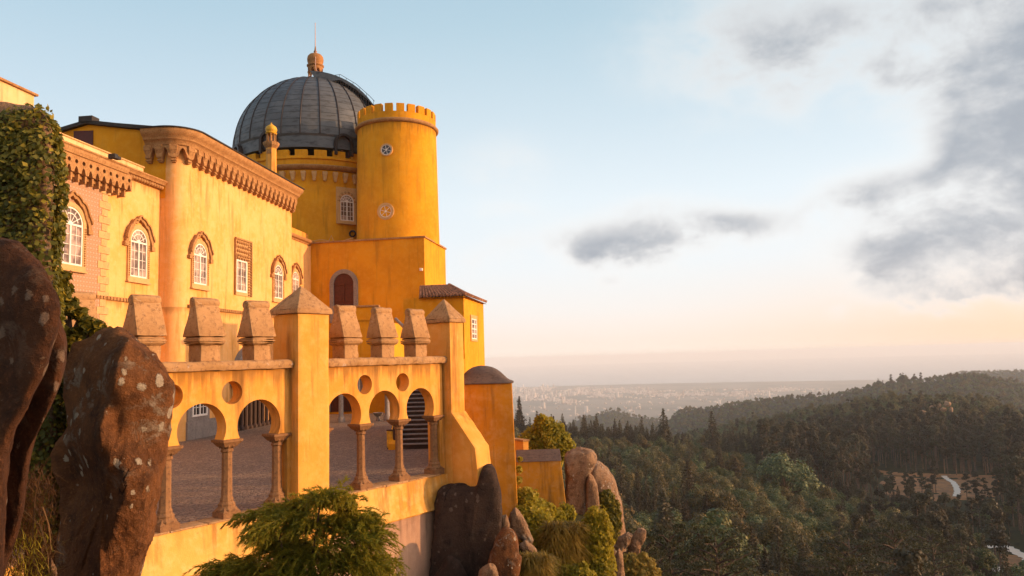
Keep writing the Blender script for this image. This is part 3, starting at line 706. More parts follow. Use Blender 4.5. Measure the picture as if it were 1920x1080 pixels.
# taller far left bay
FL = [LW.sz(64, 178, .3)[0], LW.sz(64, 178, .3)[1]]
fb = thing('upper_bay', LW.pt(FL[0]-3, -2, 0), 'pale stone attic of a taller bay above the ivy-covered pillar', 'building')
MB().box(LW, -30, FL[0], -7, .3, 12, FL[1]-.05).build('wall', M['cream'], fb)
MB().box(LW, -30, FL[0]+.12, -7.1, .42, FL[1]-.048, FL[1]+.06).build('coping', M['carved'], fb, bevel=.03)
for k, z in enumerate((FL[1]-1.45, FL[1]-1.62, FL[1]-1.8)): MB().box(LW, -30, FL[0]+.25-.07*k, .28, .62-.11*k, z, z+.15).build('moulding', M['carved'], fb)
# recessed right bay
MB().box(RB, 14.2, 21.4, -8, 0, -.5, 13.55).build('right_wall', M['palaceplaster'], pw)
MB().sweep(wallpath(RB, 14.4, 21.0), [(-.5, 13.54), (.08, 13.54), (.12, 13.64), (.30, 13.70), (.36, 13.82), (.36, 13.90), (-.5, 13.95)]).build('bay_cornice', M['carved'], pw)
MB().box(RB, 14.4, 21, -.6, -.12, 13.92, 14.5).build('roof_parapet', M['plaster'], pw)
# gable of the main roof seen end on, roof slab and shutter
GE = Fr(PA.pt(-1.5, 0, 0), 6.7+90)     # s along depth (negative = away from court is -)
def gpx(x, y):
    P0 = np.array(PA.pt(.08, 0, 0)[:2]); dr = ray(x, y); t = (P0-CAM[:2])@PA.d/(dr[:2]@PA.d); p = CAM+dr*t
    return float((p[:2]-P0)@PA.nn), float(p[2])
Q = [gpx(x, y) for x, y in ((276, 247), (222, 240), (166, 234), (116, 249))]
def gpt(o, z, s): p = PA.pt(s, o, z); return p
poly = [(-.9, 13), (-.9, 16.6), (Q[1][0], Q[1][1]), Q[2], Q[3], (Q[3][0]-3, Q[3][1]-1.2), (Q[3][0]-3, 13)]
n = len(poly); mb = MB().add([PA.pt(.08, o, z) for o, z in poly]+[PA.pt(.4, o, z) for o, z in poly], [tuple(range(n)), tuple(range(2*n-1, n-1, -1))]+[(i, i+n, (i+1) % n+n, (i+1) % n) for i in range(n)])
mb.build('gable_wall', M['ochre'], pw)  # deeper ochre than the main wall, painting in the gable's shade
top = [(-.9, 16.67), (Q[1][0], Q[1][1]+.02), (Q[2][0], Q[2][1]+.02), (Q[3][0], Q[3][1]+.02), (Q[3][0]-3, Q[3][1]-1.18)]
mb = MB()
for (a, b) in zip(top[:-1], top[1:]):
    vs = [PA.pt(s, o, z+dz) for s in (-.15, 14.3) for (o, z) in (a, b) for dz in (0, .20)]
    mb.add(vs, [(0, 1, 3, 2), (4, 6, 7, 5), (0, 2, 6, 4), (1, 5, 7, 3), (0, 4, 5, 1), (2, 3, 7, 6)])
mb.box(PA, -.2, .4, Q[2][0]-.4, Q[2][0]+.4, Q[2][1]+.1, Q[2][1]+.42)
mb.build('roof', M['roofedge'], pw)
sh = [gpx(x, y) for x, y in ((139, 246), (175, 245), (175, 276), (139, 276))]
mb = MB(); P_ = [PA.pt(.04, o, z) for o, z in sh]+[PA.pt(.10, o, z) for o, z in sh]
mb.add(P_, [(0, 1, 2, 3), (7, 6, 5, 4), (0, 4, 5, 1), (1, 5, 6, 2), (2, 6, 7, 3), (3, 7, 4, 0)]); mb.build('shutter', M['red'], pw)
# ground floor: plinth, low window, gothic portal
MB().box(PA, .85, 5.2, -.02, .10, -.2, .98).build('plinth', M['greystone'], pw); MB().box(PA, 11.0, 14.4, -.02, .10, -.2, .98).build('plinth', M['greystone'], pw)
MB().box(PA, .9, 3.1, .0, .09, .99, 3.2).build('window', M['greystone'], pw)
w = [c for c in pw.children if c.name.startswith('window')][-1]
MB().box(PA, 1.25, 2.75, .05, .105, 1.25, 2.9).build('pane', M['darkglass'], w)
mb = MB(); mb.box(PA, 1.25, 2.75, .05, .16, 1.2, 1.31); mb.box(PA, 1.25, 2.75, .05, .16, 2.82, 2.92)
for s in (1.25, 1.95, 2.67): mb.box(PA, s, s+.1, .05, .158, 1.31, 2.82)
for s in (1.62, 2.35): mb.box(PA, s, s+.035, .05, .14, 1.31, 2.82)
for z in (1.68, 2.07, 2.45): mb.box(PA, 1.35, 2.67, .05, .138, z, z+.03)
mb.build('frame', M['white'], w)
portal = MB(); sc, hw = 8.1, 2.55
outer = arc(sc, 2.7, hw, 0, pi, 24); inner = arc(sc, 2.7, hw-.55, pi, 0, 24)
vs, fs = fill2d(outer+inner, [], lambda u, v, k: PA.pt(u, .35 if k else -.02, v)); portal.add(vs, fs)
pt = portal.build('portal', M['greystone'], pw, bevel=.03)
MB().add(*fill2d([(sc-2, 0), (sc+2, 0)]+arc(sc, 2.7, 2.02, 0, pi, 20), [], lambda u, v, k: PA.pt(u, .03 if k else -.1, v))).build('door', M['brownwood'], pt)
mb = MB()
for k in range(9):
    s = sc-2.3+k*.575; mb.lathe(PA.pt(s, .30, 0), [(.2, 0), (.2, .15), (.12, .3), (.115, 2.5), (.17, 2.62), (.2, 2.72)], 8)
mb.build('clustered_shaft', M['brownwood'], pt)
# floodlight on the cornice
mb = MB(); p = LW.pt(-4.6, .5, 13.95); mb.box(Fr(p, 7), -.12, .12, -.1, .25, 13.9, 14.1); mb.box(Fr(p, 7), .2, .42, -.05, .2, 13.92, 14.06)
mb.tube([LW.pt(-4.6, .2, 13.8), LW.pt(-4.6, .4, 13.92)], .03); tag(mb.build('floodlight', M['iron'], origin=p), 'small dark floodlight on the tiled bay cornice', 'floodlight')
# minaret chimney
tp = PA.pt(11.2, -1.6, 0); mz = lambda y: dep(508, y, tp[1])[2]; tx = dep(508.5, 276, tp[1])[0]; tp = (tx, tp[1], 16.4)
k = tp[1]/F
mi = thing('minaret', tp, 'slim yellow minaret with small onion dome standing on the palace roof', 'minaret')
a8 = pi/8
MB().lathe((tp[0], tp[1], 0), [(10*k, 16.4), (9.6*k, mz(277))], 8, a8, 2*pi+a8).build('shaft', M['plaster'], mi)
MB().lathe((tp[0], tp[1], 0), [(9.8*k, mz(279)), (12*k, mz(276)), (14.5*k, mz(273)), (15.5*k, mz(270)), (15.5*k, mz(268)), (10*k, mz(267.5))], 8, a8, 2*pi+a8).build('gallery', M['carved'], mi)
mb = MB()
for q in range(8):
    a = 2*pi*q/8+.2; mb.lathe((tp[0]+8*k*cos(a), tp[1]+8*k*sin(a), 0), [(1.5*k, mz(268)), (1.2*k, mz(266)), (1.2*k, mz(254)), (2*k, mz(251))], 6)
mb.lathe((tp[0], tp[1], 0), [(2.2*k, mz(268)), (2.2*k, mz(250))], 6); mb.build('lantern_columns', M['carved'], mi)
MB().lathe((tp[0], tp[1], 0), [(9.5*k, mz(252)), (11*k, mz(250)), (9*k, mz(248.5)), (10.5*k, mz(246)), (11*k, mz(242.5)), (9.5*k, mz(238.5)), (5.5*k, mz(235.5)), (2*k, mz(233)), (.7*k, mz(230))], 20).build('onion_dome', M['yellowpaint'], mi, smooth=50)
for z in (mz(287), mz(293)):
    pass
MB().box(Fr((tp[0], tp[1]), 96.7), -5*k, 5*k, 8.6*k, 9.6*k, mz(290), mz(281)).build('carved_panel', M['carved'], mi)
# ------------------------------------------------------------------ tower group
BA = RB.pt(21.27, 0, 0); BF = Fr(BA, 99.0)            # block front, s to the right, o towards the viewer
sR = BF.sz(796, 500)[0]; BC = BF.pt(sR, 0, 0); BR = Fr(BC, 9.0)   # right face, s going back
ZB = BF.sz(690, 448.5)[1]-.12
tb = thing('tower_block', BF.pt(sR/2, -4, 0), 'flat-topped ochre block under the round tower with an arched red door', 'tower block')
bk = BR.sz(836, 520)[0]
MB().plan([BF.pt(-1.5, 0, 0)[:2], BC[:2], BR.pt(bk, 0, 0)[:2], BF.pt(-1.5, -bk, 0)[:2]], -.5, ZB).build('wall', M['ochre'], tb)
MB().plan([BF.pt(-.2, .10, 0)[:2], BF.pt(sR+.10, .10, 0)[:2], BR.pt(bk+.1, .10, 0)[:2], BF.pt(-.2, -bk-.1, 0)[:2]], ZB+.003, ZB+.14).build('coping', M['carved'], tb)
# arched door
def arched_door(fr, sc, z0, hw, ztop, par, m_door, m_st, ringw=.34):
    zc = ztop-hw
    out = [(sc-hw-ringw, z0), (sc-hw, z0)] + arc(sc, zc, hw, pi, 0, 20) + [(sc+hw, z0), (sc+hw+ringw, z0)] + arc(sc, zc, hw+ringw, 0, pi, 20)
    vs, fs = fill2d(out, [], lambda u, v, k: fr.pt(u, .16 if k else -.02, v)); d = MB().add(vs, fs).build('doorway', m_st, par, bevel=.02)
    vs, fs = fill2d([(sc-hw, z0), (sc+hw, z0)] + arc(sc, zc, hw, 0, pi, 20), [], lambda u, v, k: fr.pt(u, .03 if k else -.02, v)); lf = MB().add(vs, fs).build('door', m_door, d)
    mb = MB(); mb.box(fr, sc-hw, sc+hw, .02, .09, zc-.07, zc+.07); mb.box(fr, sc-.05, sc+.05, .02, .08, z0, zc-.07)
    for sx in (-1, 1):
        for q in range(3): mb.box(fr, sc+sx*hw*.5-hw*.32, sc+sx*hw*.5+hw*.32, .02, .06, z0+.3+q*.75, z0+.9+q*.75)
    mb.build('door_panel', m_door, lf)
dzs = BF.sz(645, 513)
arched_door(BF, dzs[0], dzs[1]-4.0, BF.sz(664, 560)[0]-dzs[0], dzs[1], tb, M['red'], M['greystone'])
arched_door(BF, BF.sz(646, 770)[0], 0, 1.15, 3.0, tb, M['red'], M['greystone'], .4)
# small lamp on the block corner
tag(MB().box(BF, sR-.35, sR-.15, 0, .25, BF.sz(793, 508)[1], BF.sz(793, 503)[1]).build('wall_lamp', M['white'], origin=BF.pt(sR-.4, 0, 10.6)), 'tiny white lamp on the edge of the tower block wall', 'lamp')
# round tower
TY = 63.0; tc_ = dep(747.2, 447, TY); TC = (float(tc_[0]), TY); k = TY/F; RT = 75.6*k
zt = lambda y, dy=0: float(dep(747, y, TY-RT)[2])
rt = thing('round_tower', (TC[0], TC[1], ZB), 'tall round ochre tower with crenellated top beside the dark dome', 'round tower')
c0 = (TC[0], TC[1], 0); zr = zt(224)
MB().lathe(c0, [(RT*1.025, ZB), (RT*1.01, ZB+4), (RT*.99, zr)], 96).build('wall', M['towerplaster'], rt, smooth=40)
MB().lathe(c0, [(RT*.97, zr-.12), (RT*1.02, zr-.12), (RT*1.05, zr-.02), (RT*1.055, zr+.1), (RT*1.03, zr+.2), (RT*.97, zr+.22)], 96).build('ring_moulding', M['carved'], rt, smooth=50)
zm0 = zt(206.5); zm1 = zt(191.5)
MB().lathe(c0, [(RT*.98, zr+.2), (RT*.985, zm0), (RT*.86, zm0), (RT*.86, zr+.2)], 96).build('parapet', M['ochre'], rt, smooth=40)
NM = 22
mm_ = MB().ringwall((0, 0), RT*.862, RT*.986, 0, zm1-zm0, -pi/NM*.70, pi/NM*.70, 3).mesh('merlon', M['ochre'], bevel=.02)
mo = bpy.data.objects.new('merlon', mm_); COL.objects.link(mo); copies(mo, rt, [((TC[0], TC[1], zm0-.003), 2*pi*(q+.35)/NM) for q in range(NM)])
MB().lathe(c0, [(RT*.86, zm0-.25), (.01, zm0+.5)], 48).build('roof', M['zinc'], rt, smooth=40)
def round_window(px, py, pr, ring, par):
    """port hole on the cylinder"""
    d = ray(px, py); dx, dy = d[0], d[1]; ox, oy = CAM[0]-TC[0], CAM[1]-TC[1]
    a = dx*dx+dy*dy; b = 2*(ox*dx+oy*dy); c = ox*ox+oy*oy-RT*RT*1.0; t = (-b-sqrt(b*b-4*a*c))/(2*a); P = CAM+d*t
    an = atan2(P[1]-TC[1], P[0]-TC[0]); nv = np.array([cos(an), sin(an)]); tv = np.array([-sin(an), cos(an)])*-1; r = pr*P[1]/F
    def mp(off): return lambda u, v, k: (P[0]+tv[0]*u+nv[0]*(off[k]), P[1]+tv[1]*u+nv[1]*(off[k]), P[2]+v)
    vs, fs = fill2d(arc(0, 0, r*ring, 0, 2*pi*39/40, 39), [arc(0, 0, r, 0, 2*pi*39/40, 39)[::-1]], mp((-.3, .10)))
    w = MB().add(vs, fs).build('round_window', M['surround'], par, bevel=.02)
    vs, fs = fill2d(arc(0, 0, r, 0, 2*pi*39/40, 39), [], mp((-.3, .02))); MB().add(vs, fs).build('pane', M['darkglass'], w)
    mb = MB(); vs, fs = fill2d(arc(0, 0, r, 0, 2*pi*39/40, 39), [arc(0, 0, r*.91, 0, 2*pi*39/40, 39)[::-1]], mp((0, .07))); mb.add(vs, fs)
    for q in range(3):
        a = pi*q/3+.3; dd = np.array([cos(a), sin(a)]); tt = np.array([-sin(a), cos(a)])*.016
        pl = [tuple(dd*r*x + tt*y) for x, y in ((-.9, -1), (.9, -1), (.9, 1), (-.9, 1))]; vs, fs = fill2d(pl, [], mp((0, .06+.002*q))); mb.add(vs, fs)
    vs, fs = fill2d(arc(0, 0, r*.16, 0, 2*pi*11/12, 11), [], mp((0, .075))); mb.add(vs, fs)
    mb.build('frame', M['white'], w)
round_window(724.7, 281, 10, 1.22, rt); round_window(723.5, 396.5, 11.5, 1.42, rt)
# domed tower
DY = 69.5; dc_ = dep(592, 300, DY); DC = (float(dc_[0]), DY); k = DY/F; RD = 148.5*k; RW = 147*k
dz = lambda y: float(dep(592, y, DY)[2]); fz_ = lambda y: float(dep(592, y, DY-RW)[2])
dt = thing('domed_tower', (DC[0], DC[1], 8), 'broad round ochre tower with a large dark ribbed metal dome', 'domed tower')
c0 = (DC[0], DC[1], 0); zp1 = fz_(279.5); zp0 = fz_(291); zmo = fz_(303)
MB().lathe(c0, [(RW*.99, 8), (RW*.985, zmo)], 112).build('wall', M['ochre'], dt, smooth=40)
MB().lathe(c0, [(RW*.98, zmo-.62), (RW*1.0, zmo-.62), (RW*1.035, zmo-.50), (RW*1.045, zmo-.42), (RW*1.05, zmo-.3), (RW*1.03, zmo-.2), (RW*.98, zmo-.18)], 112).build('corbel_ring', M['carved'], dt, smooth=50)
MB().lathe(c0, [(RW*.99, zmo-.2), (RW*1.02, zmo-.2), (RW*1.02, zmo+.25), (RW*1.04, zmo+.28), (RW*1.04, zmo+.40), (RW*1.02, zmo+.42), (RW*1.02, zp0), (RW*.95, zp0), (RW*.95, zmo)], 112).build('parapet', M['ochre'], dt, smooth=40)
NM = 29
mo = bpy.data.objects.new('merlon', MB().ringwall((0, 0), RW*.951, RW*1.019, 0, zp1-zp0, -pi/NM*.66, pi/NM*.66, 3).mesh('merlon', M['ochre'], bevel=.02)); COL.objects.link(mo)
copies(mo, dt, [((DC[0], DC[1], zp0-.003), 2*pi*(q+.2)/NM) for q in range(NM)])
fr0 = Fr((0, 0), 90); mb = MB(); mb.box(fr0, -.2, .2, -.1, .36, -.25, 0); mb.frustum(fr0, (-.13, .13, -.1, .22), (-.19, .19, -.1, .34), -.6, -.25); mb.lathe((0, -.16, -.75), [(.05, -.1), (.14, -.02), (.17, .12), (.13, .17)], 8)
mo = bpy.data.objects.new('corbel', mb.mesh('corbel', M['surround'], bevel=.012)); COL.objects.link(mo); NB = 52
copies(mo, dt, [((DC[0]+RW*.985*cos(2*pi*q/NB), DC[1]+RW*.985*sin(2*pi*q/NB), zmo-.80), 2*pi*q/NB+pi/2) for q in range(NB)])
# dome shell: horizontal seams made as small steps
zb = dz(293); zt_ = dz(155); H = zt_-zb; prof = [(RD*.985, zb-1.2), (RD*.985, zb-.2)]
NS = 17
for i in range(NS+1):
    a = (pi/2)*i/NS*.985; prof.append((RD*cos(a), zb+H*sin(a)))
    if i < NS: a2 = (pi/2)*(i+.97)/NS*.985; prof.append((RD*cos(a2)*1.004, zb+H*sin(a2)*1.004))
MB().lathe(c0, prof, 144).build('dome', M['zinc'], dt, smooth=12)
mb = MB()
for i in range(1, NS):
    a = (pi/2)*i/NS*.985; mb.lathe(c0, [(RD*cos(a)*1.002, zb+H*sin(a)*1.002-.045), (RD*cos(a)*1.006, zb+H*sin(a)*1.006), (RD*cos(a)*1.002, zb+H*sin(a)*1.002+.03)], 144, cap=False)
mb.build('seam', M['seam'], dt)
NR = 28; rp = [(0, 0)]
path = [(RD*1.004*cos(a), 0, H*1.004*sin(a)) for a in np.linspace(0, pi/2*.985, 26)]
mo = bpy.data.objects.new('rib', MB().tube(path, .06, 5).mesh('rib', M['zinc_rib'], smooth=60)); COL.objects.link(mo)
copies(mo, dt, [((DC[0], DC[1], zb), 2*pi*(q+.38)/NR) for q in range(NR)])
# dormers
def dormer(px, py):
    d = ray(px, py); ox, oy = CAM[0]-DC[0], CAM[1]-DC[1]; R_ = RD*1.0
    a = d[0]**2+d[1]**2; b = 2*(ox*d[0]+oy*d[1]); c = ox*ox+oy*oy-R_*R_; t = (-b-sqrt(b*b-4*a*c))/(2*a); P = CAM+d*t
    an = atan2(P[1]-DC[1], P[0]-DC[0]); fr = Fr((P[0], P[1]), 180-degrees(an)) ; fr.nn = np.array([cos(an), sin(an)]); fr.d = np.array([-fr.nn[1], fr.nn[0]])
    r = .62; zc = P[2]-.05
    o = [(-r-.22, zc-1.1), (-r, zc-1.1)] + arc(0, zc, r, pi, 0, 16) + [(r, zc-1.1), (r+.22, zc-1.1)] + arc(0, zc, r+.22, 0, pi, 16)
    vs, fs = fill2d(o, [], lambda u, v, k: fr.pt(u, .25 if k else -2.2, v)); w = MB().add(vs, fs).build('dormer', M['zinc_rib'], dt, smooth=40)
    vs, fs = fill2d([(-r, zc-1.1), (r, zc-1.1)]+arc(0, zc, r, 0, pi, 16), [], lambda u, v, k: fr.pt(u, -.35 if k else -1, v)); MB().add(vs, fs).build('pane', M['darkglass'], w)
    mb = MB(); q = r-.1; vs, fs = fill2d([(-r, zc-1.1), (r, zc-1.1)]+arc(0, zc, r, 0, pi, 16), [([(-q, zc-1.0), (q, zc-1.0)]+arc(0, zc, q, 0, pi, 16))[::-1]], lambda u, v, k: fr.pt(u, -.25 if k else -.5, v)); mb.add(vs, fs)
    mb.box(fr, -.06, .06, -.5, -.24, zc-1.0, zc+q); mb.box(fr, -q, q, -.5, -.245, zc-.06, zc+.06); mb.build('frame', M['red'], w)
dormer(644, 268); dormer(504, 262); dormer(446, 288)
# arched window in a square carved frame on the drum
def drum_pt(px, py):
    d = ray(px, py); ox, oy = CAM[0]-DC[0], CAM[1]-DC[1]; R_ = RW*.99
    a = d[0]**2+d[1]**2; b = 2*(ox*d[0]+oy*d[1]); c = ox*ox+oy*oy-R_*R_; t = (-b-sqrt(b*b-4*a*c))/(2*a); return CAM+d*t
P = drum_pt(649.5, 390); an = atan2(P[1]-DC[1], P[0]-DC[0]); fr = Fr((P[0], P[1]), 0); fr.nn = np.array([cos(an), sin(an)]); fr.d = np.array([-fr.nn[1], fr.nn[0]])
za, zb2 = drum_pt(649.5, 420)[2], drum_pt(649.5, 352)[2]; hw = 20*P[1]/F
MB().box(fr, -hw, hw, -.4, .06, za, zb2).build('window_panel', M['surround'], dt, bevel=.02)
arched_window(fr, 0, za+.25, hw*1.35, za+.25+(zb2-za)*.72, dt, hood=False, off=.08)
mb = MB()
for a in np.linspace(.05, pi-.05, 8): mb.lathe(fr.pt((hw*.78)*cos(a), .1, za+.25+(zb2-za)*.72-hw*.68+(hw*.86)*sin(a)), [(.03, -.16), (.15, 0), (.03, .16)], 7)
mb.build('carved_arch', M['carved'], dt)
# telescope-style box running down the dome with handrail
def bx(px, py): p = dep(px, py, DY-3.4); return float(p[0]-DC[0]), float(p[2])
topo = [bx(596, 154.5), bx(638, 149.8), bx(668, 168), bx(692, 189.5), bx(702, 200)]
low = [(RD*cos(a)*.98, dz(293)+H*sin(a)*.98) for a in np.linspace(.42, pi/2-.05, 14)]
poly = topo + low; n = len(poly)
mb = MB().add([(DC[0]+x, DC[1]-3.4, z) for x, z in poly]+[(DC[0]+x, DC[1]+.6, z) for x, z in poly], [tuple(range(n)), tuple(range(2*n-1, n-1, -1))]+[(i, i+n, (i+1) % n+n, (i+1) % n) for i in range(n)])
box_ = mb.build('roof_box', M['zinc'], dt)
mb = MB(); tx_ = [p[0] for p in topo]; tz_ = [p[1] for p in topo]
for q in range(22):
    x = tx_[0]+.25+(tx_[-1]-tx_[0]-.3)*q/21; zt2_ = float(np.interp(x, tx_, tz_)); zl_ = dz(293)+H*sqrt(max(0, 1-(x/RD)**2-(3.4/RD)**2))-.5
    mb = MB(); mb.box(Fr((DC[0]+x, DC[1]-3.4), 90), -.035, .035, -.0, .05, min(zl_, zt2_-.1), zt2_)
    mb.build('standing_seam', M['zinc_rib'], box_)
mb = MB(); 
for yy in (-3.3, .5):
    pts = [(DC[0]+x, DC[1]+yy, z+.55) for x, z in topo]; mb.tube(pts, .025, 5)
    for q in np.linspace(0, 1, 9):
        x = tx_[0]+.1+(tx_[-1]-tx_[0]-.2)*q; z = float(np.interp(x, tx_, tz_)); mb.tube([(DC[0]+x, DC[1]+yy, z-.05), (DC[0]+x, DC[1]+yy, z+.55)], .02, 5)
mb.build('handrail', M['iron'], box_)
# lantern
k = DY/F; LZ = lambda y: float(dep(592, y, DY)[2]); lc = (DC[0], DC[1], 0)
lm = MB().lathe(lc, [(18*k, LZ(158)), (16.5*k, LZ(154.5)), (16.5*k, LZ(153)), (10*k, LZ(152.5))], 16).build('lantern', M['onion'], dt, smooth=40)
mb = MB()
for q in range(8):
    a = 2*pi*q/8+.25; mb.lathe((lc[0]+12.3*k*cos(a), lc[1]+12.3*k*sin(a), 0), [(2.2*k, LZ(153)), (1.6*k, LZ(151)), (1.5*k, LZ(140)), (2.6*k, LZ(137)), (3.0*k, LZ(135.5))], 7)
for q in range(8):
    a0 = 2*pi*q/8+.25; mb.ringwall(lc[:2], 9.5*k, 14.3*k, LZ(131), LZ(125), a0, a0+2*pi/8, 3)
    mb.ringwall(lc[:2], 9.7*k, 14.1*k, LZ(137), LZ(130.9), a0-.16, a0+.16, 2)
    mb.ringwall(lc[:2], 9.8*k, 14.0*k, LZ(134), LZ(130.8), a0-.27, a0+.27, 2)
mb.build('column', M['onion'], lm)
MB().lathe(lc, [(14*k, LZ(127)), (16.2*k, LZ(125)), (16.4*k, LZ(123.5)), (13.5*k, LZ(122)), (13.2*k, LZ(121)), (15*k, LZ(117)), (15.6*k, LZ(112)), (14.6*k, LZ(107)), (11.5*k, LZ(103.5)), (6*k, LZ(101.5)), (3.2*k, LZ(99.5)), (2.6*k, LZ(97.5)), (3.4*k, LZ(96.5)), (2*k, LZ(95)), (1.2*k, LZ(89)), (.8*k, LZ(86))], 28).build('onion_dome', M['onion'], lm, smooth=50)
MB().lathe(lc, [(1.0*k, LZ(89)), (.75*k, LZ(62)), (.55*k, LZ(46)), (1.0*k, LZ(45)), (.9*k, LZ(44)), (.2*k, LZ(42.5))], 8).build('pole', M['whitepole'], lm)
MB().tube([(lc[0]+1.5*k, lc[1]-.5*k, LZ(92)), (lc[0]+4*k, lc[1]-10*k, LZ(103)), (lc[0]+4.5*k, lc[1]-16.2*k, LZ(116)), (lc[0]+5*k, lc[1]-17.5*k, LZ(134)), (lc[0]+11*k, lc[1]-18*k, LZ(146))], .03, 5).build('cable', M['whitepole'], lm)
# cable on the block roof and drain
mb = MB(); pts = [BF.pt(s, -.2, ZB+.2+.12*sin(s*2.1)+(.5 if 1.5 < s < 1.9 else 0)) for s in np.linspace(-.4, 3.6, 20)]; mb.tube(pts, .035, 5)
tag(mb.build('cable', M['surround'], origin=BF.pt(0, -.2, ZB)), 'loose pale cable lying along the tower block roof edge', 'cable')
mb = MB(); cc_ = drum_pt(662, 439); mb.lathe((0, 0, 0), [(.18, -.04), (.30, -.05), (.32, .02), (.20, .05), (.18, -.04)], 16, cap=False)
mb.v = [(x+cc_[0], -z*2+cc_[1]-.2, y+cc_[2]) for x, y, z in mb.v]
tag(mb.build('hose_coil', M['iron'], origin=tuple(cc_)), 'dark coiled hose hanging low on the domed tower wall', 'hose')
mb = MB(); p0, p1 = drum_pt(671, 447), drum_pt(671, 306); mb.tube([(p0[0], p0[1]-.3, ZB), (p1[0], p1[1]-.3, p1[2])], .05, 6); mb.build('drainpipe', M['surround'], dt)
# annex with tiled roof
an_Y = 40.0
aL = dep(796, 557, an_Y); aC = dep(871.5, 555, an_Y); ze = float(aC[2]); AF = Fr((aL[0], aL[1]), 99.0)
sC = float((np.array(aC[:2])-AF.P)@AF.d); AP = AF.pt(sC, 0, 0); A2 = Fr(AP, 9.0); aD = A2.sz(908, 640)[0]
ax = thing('annex', AF.pt(sC/2, -2, 0), 'small ochre annex with a brown tiled roof on the terrace edge', 'annex')
cs = [AF.pt(-1.2, 0, 0)[:2], AP[:2], A2.pt(aD, 0, 0)[:2], AF.pt(-1.2, -aD, 0)[:2]]
MB().plan(cs, -3, ze-.02).build('wall', M['ochre'], ax)
# hip roof tilted towards viewer and right, with barrel tiles
apex0 = np.array(AF.pt(.35, -aD*.75, 0)[:2]); zap = float(dep(840, 538, apex0[1])[2])
e = .22; E0 = np.array([*AF.pt(-.25, e, 0)[:2], ze]); E1 = np.array([*AF.pt(sC+e, e, 0)[:2], ze]); E2 = np.array([*A2.pt(aD+.1, e, 0)[:2], ze]); RA = np.array([*AF.pt(.55, -aD*.62, 0)[:2], zap]); RBk = np.array([*AF.pt(.3, -aD, 0)[:2], zap]); E3 = np.array([*AF.pt(-1.2, -aD*.6, 0)[:2], zap])
mb = MB(); mb.add([E0, E1, E2, RBk, RA, E3], [(0, 1, 4), (0, 4, 5), (1, 2, 4), (2, 3, 4)]); mb.add([p-np.array([0, 0, .1]) for p in (E0, E1, E2, RBk, E3)], [(4, 3, 2, 1, 0)])
roof = mb.build('roof', M['terracotta'], ax)
mb = MB()
def tiles(a, b, t0, t1, n):
    for i in range(n):
        u = (i+.5)/n; p = a+(b-a)*u; q = t0+(t1-t0)*u
        m_ = 10
        for j in range(m_):
            x0 = p+(q-p)*(j/m_); x1 = p+(q-p)*((j+1.15)/m_)
            if np.linalg.norm(x1-x0) > .05: mb.tube([x0+np.array([0, 0, .045]), x1+np.array([0, 0, .02])], [.085, .07], 6)
tiles(E0, E1, E3, RA, 14); tiles(E1, E2, RA, RBk, 26)
mb.tube([E1+np.array([0, 0, .06]), RA+np.array([0, 0, .06])], .10, 6); mb.build('tile_row', M['terracotta'], roof)
# annex window
s_, z_ = A2.sz(887.5, 640)[0], A2.sz(887.5, 636)[1]; z2_ = A2.sz(887.5, 598)[1]
s0, s1 = A2.sz(882, 618)[0], A2.sz(893.5, 618)[0]; cm = (s0+s1)/2; hw = (s1-s0)/2*.82
win = MB().add(*fill2d([(cm-hw-.2, z_-.12), (cm+hw+.2, z_-.12), (cm+hw+.2, z2_+.2), (cm-hw-.2, z2_+.2)], [[(cm-hw, z_), (cm-hw, z2_), (cm+hw, z2_), (cm+hw, z_)]], lambda u, v, k: A2.pt(u, .06 if k else -.05, v))).build('window', M['surround'], ax)
MB().box(A2, cm-hw, cm+hw, -.02, .01, z_, z2_).build('pane', M['glass'], win)
mb = MB(); mb.box(A2, cm-hw, cm-hw+.09, 0, .05, z_, z2_); mb.box(A2, cm+hw-.09, cm+hw, 0, .05, z_, z2_); mb.box(A2, cm-.05, cm+.05, 0, .055, z_, z2_)
for q in range(5): z = z_+(z2_-z_-.06)*q/4; mb.box(A2, cm-hw+.09, cm+hw-.09, 0, .048, z, z+.06)
mb.build('frame', M['white'], win)
# terrace walls between the annex, end pier and block
tw = thing('terrace_shade_wall', (-2, 33, 0), 'plain yellow terrace wall added behind the end pier and stairs for shade', 'wall')
MB().plan([(-2.35, 27.2), (-1.9, 27.2), (AP[0]-.05, AP[1]+.5), (AP[0]-.5, AP[1]+.5)], -3, 3.9).build('east_wall', M['ochre'], tw)  # mostly hidden wall, put in and heightened to keep the courtyard shaded
LY = 49.0
lt = thing('landing', (-9, LY, 0), 'raised yellow landing with a low coped parapet before the red door', 'terrace')
l0 = dep(628, 575, LY); l1 = dep(708, 575, LY); zl = float(l1[2])
MB().plan([(l0[0], LY), (l1[0], LY), (l1[0]+.9, 58.5), (l0[0], 60.5)], 3.4, zl-.9).build('floor_slab', M['ochre'], lt)
MB().plan([(l0[0], LY), (l1[0], LY), (l1[0], LY+.35), (l0[0], LY+.35)], zl-.95, zl-.02).build('parapet', M['ochre'], lt)
MB().plan([(l0[0]-.1, LY-.08), (l1[0]+.1, LY-.08), (l1[0]+.1, LY+.42), (l0[0]-.1, LY+.42)], zl-.018, zl+.12).build('coping', M['carved'], lt, bevel=.03)
for i, x in enumerate((l0[0]+.3, (l0[0]+l1[0])/2, float(dep(724, 700, LY)[0]))):
    MB().lathe((x, LY+.25, 0), [(.26, 0), (.26, .25), (.16, .4), (.15, 3.0), (.26, 3.35), (.26, 3.4)], 10).build('pillar', M['greystone'], lt, smooth=40)
